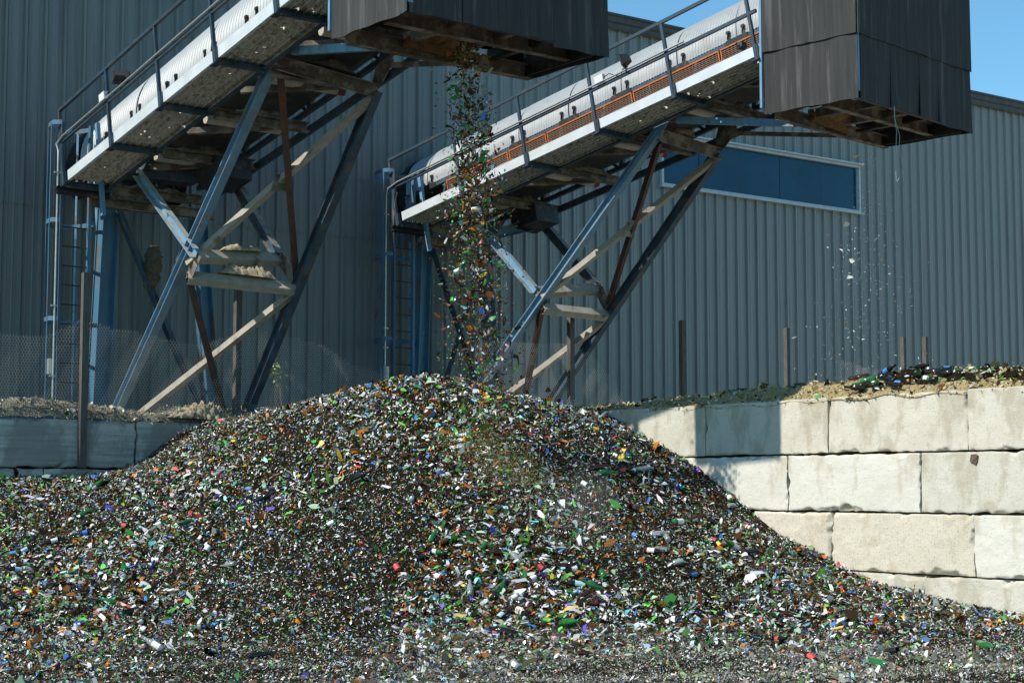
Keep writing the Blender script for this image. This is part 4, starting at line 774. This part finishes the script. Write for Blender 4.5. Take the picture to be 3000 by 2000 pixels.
HAND = [
 ('longneck', 'dark', 'white', (1374, 1680), (1380, 1730), 'dark bottle with a small white label pointing down, beside the teal labelled bottle', {}),
 ('wine', 'green', 'teal', (1402, 1730), (1398, 1690), 'green bottle with a large pale teal label, upper left of the bottle cluster', {'stripe': 'pale_blue'}),
 ('stump', 'amber', 'white', (1296, 1702), (1266, 1690), 'amber bottle base with a white label, left of the bottle cluster', {}),
 ('longneck', 'brown', 'red', (1560, 1782), (1508, 1768), 'brown bottle with a red edged white label in the middle of the cluster', {'stripe': 'white'}),
 ('longneck', 'brown', 'white', (1540, 1800), (1474, 1778), 'brown bottle with a white label lying under the red labelled one', {'stripe': 'yellow'}),
 ('wine', 'green', 'pale_blue', (1670, 1792), (1720, 1758), 'green bottle with a pale blue label, right end of the bottle cluster', {'cap': 'white'}),
 ('jar', 'clear', None, (1595, 1806), (1592, 1822), 'clear glass jar seen end on below the cluster', {}),
 ('stump', 'green', None, (1620, 1804), (1616, 1824), 'green bottle base with its open end facing out, below the cluster', {}),
 ('longneck', 'brown', 'yellow', (1722, 1824), (1668, 1846), 'brown bottle with yellow and blue striped label lying level', {'stripe': 'pale_blue'}),
 ('stump', 'brown', 'yellow', (1654, 1888), (1656, 1850), 'upright brown bottle with yellow and blue bands', {'stripe': 'pale_blue'}),
 ('longneck', 'clear', 'pink', (1632, 1886), (1600, 1864), 'clear bottle with a pink label under the bottle cluster', {}),
 ('longneck', 'dark', None, (1502, 1880), (1442, 1862), 'dusty black bottle without label lying alone at the foot of the pile', {}),
 ('longneck', 'green', 'white', (1313, 1886), (1264, 1856), 'bright green bottle with a gold and white label at the foot of the pile', {'cap': 'white', 'stripe': 'yellow'}),
 ('can', 'clear', 'lime', (1313, 1942), (1348, 1950), 'lime green can lying on the floor in front', {}),
 ('stump', 'amber', 'orange', (1404, 1932), (1438, 1922), 'amber bottle piece with a bright orange label on the front floor', {}),
 ('longneck', 'brown', 'black', (1790, 1885), (1748, 1852), 'brown bottle with a dark label at the right tail of the cluster', {}),
 ('stump', 'brown', 'yellow', (1720, 1886), (1730, 1908), 'small brown bottle piece with yellow and blue bands, at the cluster tail', {'stripe': 'pale_blue'}),
 ('longneck', 'dark', None, (2686, 1742), (2652, 1702), 'black bottle sticking up against the lowest blocks', {'lift': .1}),
 ('longneck', 'brown', None, (2428, 1744), (2462, 1786), 'long brown bottle on the right slope near the wall foot', {}),
 ('longneck', 'dark', 'white', (2468, 1770), (2450, 1745), 'dark bottle with a white shoulder label near the wall foot', {}),
 ('longneck', 'brown', None, (2580, 1866), (2598, 1830), 'brown bottle standing out of the right edge of the slope foot', {'lift': .05}),
 ('wine', 'green', None, (2868, 1894), (2916, 1906), 'green bottle on the right floor below the wall', {}),
 ('wine', 'green', None, (2545, 1944), (2580, 1954), 'green bottle half flattened on the right front floor', {}),
 ('longneck', 'dark', 'blue', (2902, 1842), (2854, 1860), 'dark bottle with a blue neck near the right edge', {'cap': 'blue'}),
 ('stump', 'dark', 'orange', (2452, 1868), (2478, 1856), 'dark bottle piece with an orange band at the slope foot', {}),
 ('longneck', 'green', 'white', (392, 1496), (446, 1500), 'green bottle with a round white label on the left slope', {}),
 ('longneck', 'clear', 'white', (513, 1463), (484, 1438), 'clear bottle with a white and red label high on the left slope', {'stripe': 'red'}),
 ('longneck', 'dark', 'white', (176, 1586), (120, 1602), 'dark bottle with a square white label at the left', {}),
 ('stump', 'cobalt', 'blue', (262, 1564), (226, 1574), 'bottle piece with a blue label left of the yellow striped one', {}),
 ('stump', 'amber', 'yellow', (270, 1544), (284, 1568), 'amber bottle piece with yellow and blue stripes on the left slope', {'stripe': 'pale_blue'}),
 ('can', 'clear', 'red', (366, 1419), (396, 1404), 'red and blue can on the upper left edge of the pile', {'stripe': 'blue'}),
 ('wine', 'green', None, (232, 1516), (276, 1500), 'pale green bottle lying on the left slope', {}),
 ('longneck', 'brown', 'purple', (2056, 1392), (2014, 1350), 'brown bottle with a purple label sliding along the block wall', {}),
 ('longneck', 'brown', None, (2116, 1458), (2088, 1440), 'brown bottle without label beside the second course blocks', {}),
 ('longneck', 'green', 'white', (2142, 1474), (2130, 1448), 'green bottle with a white label next to the block wall', {}),
 ('stump', 'brown', 'orange', (2016, 1622), (2032, 1648), 'brown bottle piece with an orange label on the right slope', {}),
 ('longneck', 'dark', 'white', (1726, 1432), (1690, 1412), 'dark bottle with a blue edged white label right of the dust cloud', {'stripe': 'pale_blue'}),
 ('wine', 'green', 'white', (1972, 1536), (2018, 1534), 'green bottle wrapped in a white label on the right slope', {}),
 ('longneck', 'green', 'red', (2206, 1558), (2162, 1538), 'green bottle with a red and white label on the right slope', {'stripe': 'white'}),
 ('longneck', 'brown', 'white', (1790, 1242), (1826, 1246), 'brown bottle with a white label below the wall end', {}),
 ('longneck', 'brown', 'white', (1932, 1272), (1896, 1282), 'brown bottle lying where the glass meets the shaded block', {'stripe': 'yellow'}),
 ('longneck', 'dark', 'orange', (2352, 1612), (2316, 1626), 'dark bottle with orange bands near the third course blocks', {'cap': 'orange'}),
 ('wine', 'green', None, (1116, 1108), (1160, 1112), 'green bottle lying right on the crest of the pile', {'lift': .05}),
 ('jar', 'clear', 'red', (640, 1240), (660, 1236), 'red and white jar on the left rim of the crest', {}),
 ('stump', 'clear', 'pink', (1770, 1218), (1790, 1204), 'white bottle with a pink edge standing at the left end of the block wall', {'lift': .08}),
]
for kind, gl, lab, b, m_, lb, kw in HAND: lay(kind, gl, lab, b, m_, lb, **kw)
BG = {'brown': 'whole brown bottles scattered over the pile', 'dark': 'black bottles scattered over the pile', 'green': 'green bottles scattered over the pile', 'clear': 'clear bottles scattered over the pile', 'amber': 'amber bottle pieces scattered over the pile'}
rb = random.Random(5)
zones = [((1420, 1700), (1780, 1880), 34), ((1150, 1560), (1750, 1760), 26), ((0, 1620), (420, 1860), 26), ((100, 1430), (700, 1700), 22), ((1800, 1280), (2250, 1700), 40), ((2300, 1680), (2980, 1880), 26), ((1700, 1250), (2000, 1400), 14), ((300, 1880), (2800, 1980), 14), ((600, 1250), (1300, 1600), 10)]
RC = {}
for (xa, ya), (xb, yb), n in zones:
    for i in range(n):
        px, py = rb.uniform(xa, xb), rb.uniform(ya, yb); p = hit(px, py)
        if wdist(p[0], p[1]) < .06: continue
        gl = rb.choices(['brown', 'dark', 'green', 'clear', 'amber'], [5, 4, 2, 1.6, .6])[0]; kind = rb.choice(['longneck', 'stump', 'stump', 'longneck', 'wine' if gl in ('green', 'dark') else 'longneck']); lab = rb.choice([None, 'white', None, 'blue', 'white', None, 'yellow', None, 'red', 'white', 'pale_blue', 'white', None])
        an = rb.uniform(0, 2*pi); dx = .12; q = V(p[0]+dx*cos(an), p[1]+dx*sin(an), 0); q[2] = float(pileZ(q[0], q[1]))+rb.uniform(-.03, .06)
        wh = 'whole' if kind != 'stump' else 'broken'; nm = {None: 'bare', 'white': 'white labelled', 'blue': 'blue labelled', 'yellow': 'yellow labelled', 'red': 'red labelled', 'orange': 'orange labelled', 'pale_blue': 'pale blue labelled'}[lab]
        bottle(kind, gl, lab, p+V(0, 0, .026), nrm(q-p), f'{wh} {nm} {gl} {"wine shaped " if kind == "wine" else ""}bottle strewn loose among the crushed glass', f'{nm} {gl} bottles strewn over the glass')
# bottles lying on the debris along the block wall
rb2 = random.Random(8)
top_spots = [(min(rb2.uniform(1.75, 3.6), rb2.uniform(1.75, 4.6)), -rb2.uniform(.06, .55), rb2.choice(['dark', 'dark', 'brown', 'dark', 'green']), rb2.uniform(-.5, .7)+rb2.choice([0, pi])) for i in range(22)]+[(-.75, -.5, 'dark', .3), (.35, -.6, 'dark', .6), (.9, -.5, 'brown', .2), (-2.5, -.45, 'dark', .2), (1.4, -.5, 'dark', .4)]
for i, (s_, o_, gl, an) in enumerate(top_spots):
    zz = zright(s_, o_)+.012+rb2.uniform(.0, .06)*(1 if s_ > 1.7 else .3); p = Wp(s_, o_, zz); ax = nrm(WD*cos(an)-WN*sin(an)*.9+UP*rb2.uniform(-.3, .35)); k_ = 'longneck' if i % 3 else 'stump'; lb_ = rb2.choice([None, None, None, 'blue', 'white'])
    bottle(k_, gl, lb_, p, ax, f'{"whole" if k_ == "longneck" else "broken"} {"bare" if not lb_ else lb_+" labelled"} {gl} bottle lying on the debris along the block wall top', 'bottles lying on the block wall top', scale=1.12)

# ------------------------------------------------------------------ sapling
sp_ = onplane(826, 1200, L0-NB*.12, NB); sp_ = V(sp_[0], sp_[1], 2.5); sap = thing('sapling', sp_, 'young leafy sapling growing by the far leg of the left frame', 'plant')
tops = [onplane(x, y, L0-NB*.12, NB) for x, y in ((826, 1190), (822, 1150), (818, 1110), (812, 1080), (806, 1040))]
mb = MB(); mb.tube([sp_]+tops, [.008, .007, .006, .005, .004, .002], 6); mb.tube([tops[1]-V(0, 0, .1), tops[2]+V(-.04, 0, .05)], .003, 5); obj('stem', mb, M['stem'], sap)
mb = MB(); rl = np.random.default_rng(4)
for i in range(46):
    k = rl.uniform(1.9, 4.0); j = int(k); p = tops[j]+(tops[min(j+1, 4)]-tops[j])*(k-j)+V(rl.normal(0, .07), rl.normal(0, .07), rl.normal(0, .03)); u_ = nrm(rl.normal(0, 1, 3)+V(0, 0, -.3)); n_ = nrm(np.cross(u_, rl.normal(0, 1, 3))+V(-.4, -.4, .4)); w_ = np.cross(u_, n_); s = rl.uniform(.03, .06)
    mb.add([p, p+u_*s*.3+w_*s*.55, p+u_*s*.9+w_*s*.4+n_*.01, p+u_*s*1.4, p+u_*s*.9-w_*s*.4+n_*.01, p+u_*s*.3-w_*s*.55], [(0, 1, 2, 3), (0, 3, 4, 5)])
obj('leaves', mb, M['leaf'], sap)

# ------------------------------------------------------------------ falling glass
def falling(name, n, path, label, seed, smed, pal=None, sig=.6):
    r = np.random.default_rng(seed); t = r.uniform(0, 1, n)**.85; pts = np.zeros((n, 3))
    top, bot, w0, w1 = path; c = top+(bot-top)*t[:, None]; wd = w0+(w1-w0)*t
    pts[:, 0] = c[:, 0]+r.normal(0, 1, n)*wd; pts[:, 1] = c[:, 1]+r.normal(0, 1, n)*wd; pts[:, 2] = c[:, 2]
    s = smed*np.exp(r.normal(0, sig, n))
    if pal is None: cl, sz, rg, k = pick(n, r)
    else:
        k = r.choice(len(pal), n, p=np.array([p[1] for p in pal])/sum(p[1] for p in pal)); cl = np.clip(np.array([p[0] for p in pal])[k]*np.exp(r.normal(0, .2, (n, 1))), 0, .85); rg = r.uniform(.1, .5, n)
    ob = fragobj(name, [shards(pts, None, np.clip(s, .003, .07), cl, np.clip(rg, .06, .8), r.uniform(.3, .8, n), free=True, seed=seed+1)]); return tag(ob, label, 'falling glass', kind='stuff')
T1 = atY(1368, 120, 20.0); B1 = hit(1425, 1370)
FALLP = [((.05, .02, .007), 4), ((.14, .05, .012), 3), ((.45, .15, .02), 1.3), ((.03, .045, .015), 2.5), ((.07, .26, .06), 1.6), ((.12, .5, .1), .5), ((.4, .5, .42), .8), ((.75, .76, .74), .9), ((.3, .6, .7), .25), ((.8, .55, .06), .2), ((.75, .3, .25), .25), ((.06, .2, .55), .15)]
falling('falling_glass', 3600, (T1, B1+V(0, 0, -.1), .13, .25), 'stream of brown and green glass falling from the left head box', 81, .019, FALLP, .5)
falling('falling_glass', 1500, (T1, T1+(B1-T1)*.42, .09, .15), 'dense clot of glass just under the left head box', 86, .018, FALLP, .5)
falling('falling_glass', 7000, (T1+(B1-T1)*.3, B1, .15, .30), 'fine spray of glass chips round the lower part of the falling stream', 82, .0062, FALLP)
T2 = atY(2560, 440, 25.6); B2 = atY(2560, 1120, 25.6)
falling('falling_glass', 950, (T2+V(-.1, 0, 0), B2+V(-.15, 0, 0), .06, .55), 'thin sprinkle of pale chips falling below the right head box', 83, .0068, [((.75, .74, .68), 5), ((.6, .66, .6), 2), ((.6, .35, .05), .3), ((.5, .3, .1), .3)])

# bigger pieces caught in the fall
def shard_thing(px, py, Y, size, col, label, seed, tr=.0, grp=None):
    r = np.random.default_rng(seed); p = atY(px, py, Y); mb = MB(); R_ = size*.9; u0, ax = nrm(r.normal(0, 1, 3)), None; ax = nrm(np.cross(u0, r.normal(0, 1, 3))); w_ = np.cross(ax, u0); G = []
    for i in range(7):
        an = (i-3)*.3; row = []
        for j in range(2): row.append(p+R_*(u0*cos(an)+w_*sin(an)-u0)+ax*size*((-1 if j == 0 else 1)*r.uniform(.35, 1.)*(1-.09*(i-3)**2)))
        G.append(row)
    G = np.array(G); mb.grid(G, True); mb.grid((G-u0*.004)[:, ::-1], True)
    return tag(obj('glass_shard', mb, mat('shard_'+str(seed), col, .12, 0, contrast=.2, nscale=20, trans=tr), None, p), label, 'glass piece', grp)
for a in [(1372, 520, 19.9, .10, (.85, .55, .02), 'bright yellow glass piece in mid fall before the right conveyor'), (1463, 775, 19.8, .07, (.08, .5, .06), 'vivid green glass piece falling right of the stream middle'), (1432, 865, 19.8, .09, (.3, .09, .015), 'large amber glass piece falling low in the stream'), (1410, 912, 19.7, .055, (.06, .18, .6), 'blue scrap falling low in the stream'), (1355, 300, 19.9, .06, (.1, .55, .45), 'turquoise glass piece high in the stream'), (1365, 365, 19.9, .06, (.05, .35, .05), 'green glass piece high in the stream'), (1465, 520, 19.8, .065, (.07, .025, .01), 'dark brown glass piece right of the yellow one'), (1372, 585, 19.9, .06, (.8, .4, .02), 'orange glass piece under the yellow one'), (1170+140, 890, 19.8, .05, (.6, .2, .08), 'orange brown scrap at the left rim of the stream'), (1358, 950, 19.7, .035, (.85, .65, .05), 'small yellow bit low in the stream'), (1385, 1020, 19.5, .04, (.8, .82, .82), 'white bit falling just above the crest'), (1350, 655, 19.9, .055, (.2, .6, .5), 'sea green glass pair under the conveyor'), (2512, 425, 25.6, .05, (.85, .6, .05), 'yellow piece falling just below the right head box'), (2510, 460, 25.6, .07, (.85, .62, .05), 'larger yellow piece below the right head box'), (2590, 760, 25.6, .05, (.8, .5, .05), 'orange yellow piece falling beside the long window'), (2480, 655, 25.6, .07, (.75, .75, .68), 'white scrap falling at the window corner'), (2498, 762, 25.6, .06, (.75, .75, .68), 'white scrap falling below the window')]:
    shard_thing(*a, seed=900+len(bpy.data.materials))
for px, py, Y, k, gl, lab, st, ax, lb in ((1380, 615, 19.9, 'can', 'clear', 'white', 'yellow', (1, 0, .1), 'white can with a yellow spot falling past the right conveyor'), (1330, 800, 19.9, 'can', 'clear', 'pale_blue', None, (.9, .2, .5), 'pale blue can falling beside the tail column'), (1345, 785, 19.9, 'stump', 'green', None, None, (.7, .1, .7), 'green broken bottle falling next to the pale blue can')):
    bottle(k, gl, lab, atY(px, py, Y), nrm(V(*ax)), lb, stripe=st)

# dust thrown up where the stream lands
def puff(name, P0, P1, rad, dens, col, label, nscale):
    a = nrm(P1-P0); L = np.linalg.norm(P1-P0)/2; mb = MB(); u_ = nrm(np.cross(a, UP)); v_ = np.cross(a, u_); cc = (P0+P1)/2; G = []
    for i in range(17):
        th = pi*i/16; G.append([a*L*1.25*-cos(th)+(u_*cos(ph)+v_*sin(ph))*rad*sin(th) for ph in np.linspace(0, 2*pi, 25)])
    mb.grid(np.array(G)+cc, True)
    m = bpy.data.materials.new(name); m.use_nodes = True; nt = m.node_tree; N = nt.nodes; Lk = nt.links; N.remove(N['Principled BSDF'])
    pv = N.new('ShaderNodeVolumePrincipled'); pv.inputs['Color'].default_value = (*col, 1); pv.inputs['Anisotropy'].default_value = .2; Lk.new(pv.outputs[0], N['Material Output'].inputs['Volume'])
    tc = N.new('ShaderNodeTexCoord'); n = N.new('ShaderNodeTexNoise'); n.inputs['Scale'].default_value = nscale; n.inputs['Detail'].default_value = 3; Lk.new(tc.outputs['Object'], n.inputs['Vector'])
    mp = N.new('ShaderNodeMapping'); Lk.new(tc.outputs['Generated'], mp.inputs[0]); mp.inputs['Location'].default_value = (-.5, -.5, -.5)
    ln = N.new('ShaderNodeVectorMath'); ln.operation = 'LENGTH'; Lk.new(mp.outputs[0], ln.inputs[0])
    f = N.new('ShaderNodeMapRange'); f.inputs['From Min'].default_value = .45; f.inputs['From Max'].default_value = .08; Lk.new(ln.outputs['Value'], f.inputs[0])
    q = N.new('ShaderNodeMapRange'); q.inputs['From Min'].default_value = .38; q.inputs['From Max'].default_value = .68; q.inputs['To Max'].default_value = dens; Lk.new(n.outputs['Fac'], q.inputs[0])
    mu = N.new('ShaderNodeMath'); mu.operation = 'MULTIPLY'; Lk.new(f.outputs[0], mu.inputs[0]); Lk.new(q.outputs[0], mu.inputs[1]); Lk.new(mu.outputs[0], pv.inputs['Density'])
    o = obj(name, mb, m, None, cc); return tag(o, label, 'dust cloud', kind='stuff')
h0, h1, h2 = hit(1370, 1330), hit(1520, 1450), hit(1770, 1640)
puff('dust_cloud', h0+V(0, -.35, .3), h1+V(0, -.4, .3), .6, 9., (.97, .92, .6), 'yellow green dust puff where the falling glass lands', 3.)
puff('dust_cloud', h1+V(-.1, -.35, .25), h2+V(0, -.3, .25), .55, 4., (.97, .95, .86), 'thin pale dust drifting down the right of the pile', 2.)
DP = [((.6, .5, .16), 4), ((.35, .42, .1), 3), ((.7, .65, .4), 2), ((.3, .14, .03), 2)]
falling('dust_spray', 14000, (h0+V(-.1, -.3, .3), h1+V(.1, -.3, .12), .2, .34), 'mist of yellow green glass dust over the landing spot', 88, .0024, DP, .3)
falling('dust_spray', 6000, (h1+V(0, -.3, .15), h2+V(0, -.2, .1), .28, .34), 'mist of pale glass dust drifting to the right', 89, .0024, [((.8, .76, .62), 3), ((.6, .55, .4), 2)], .3)
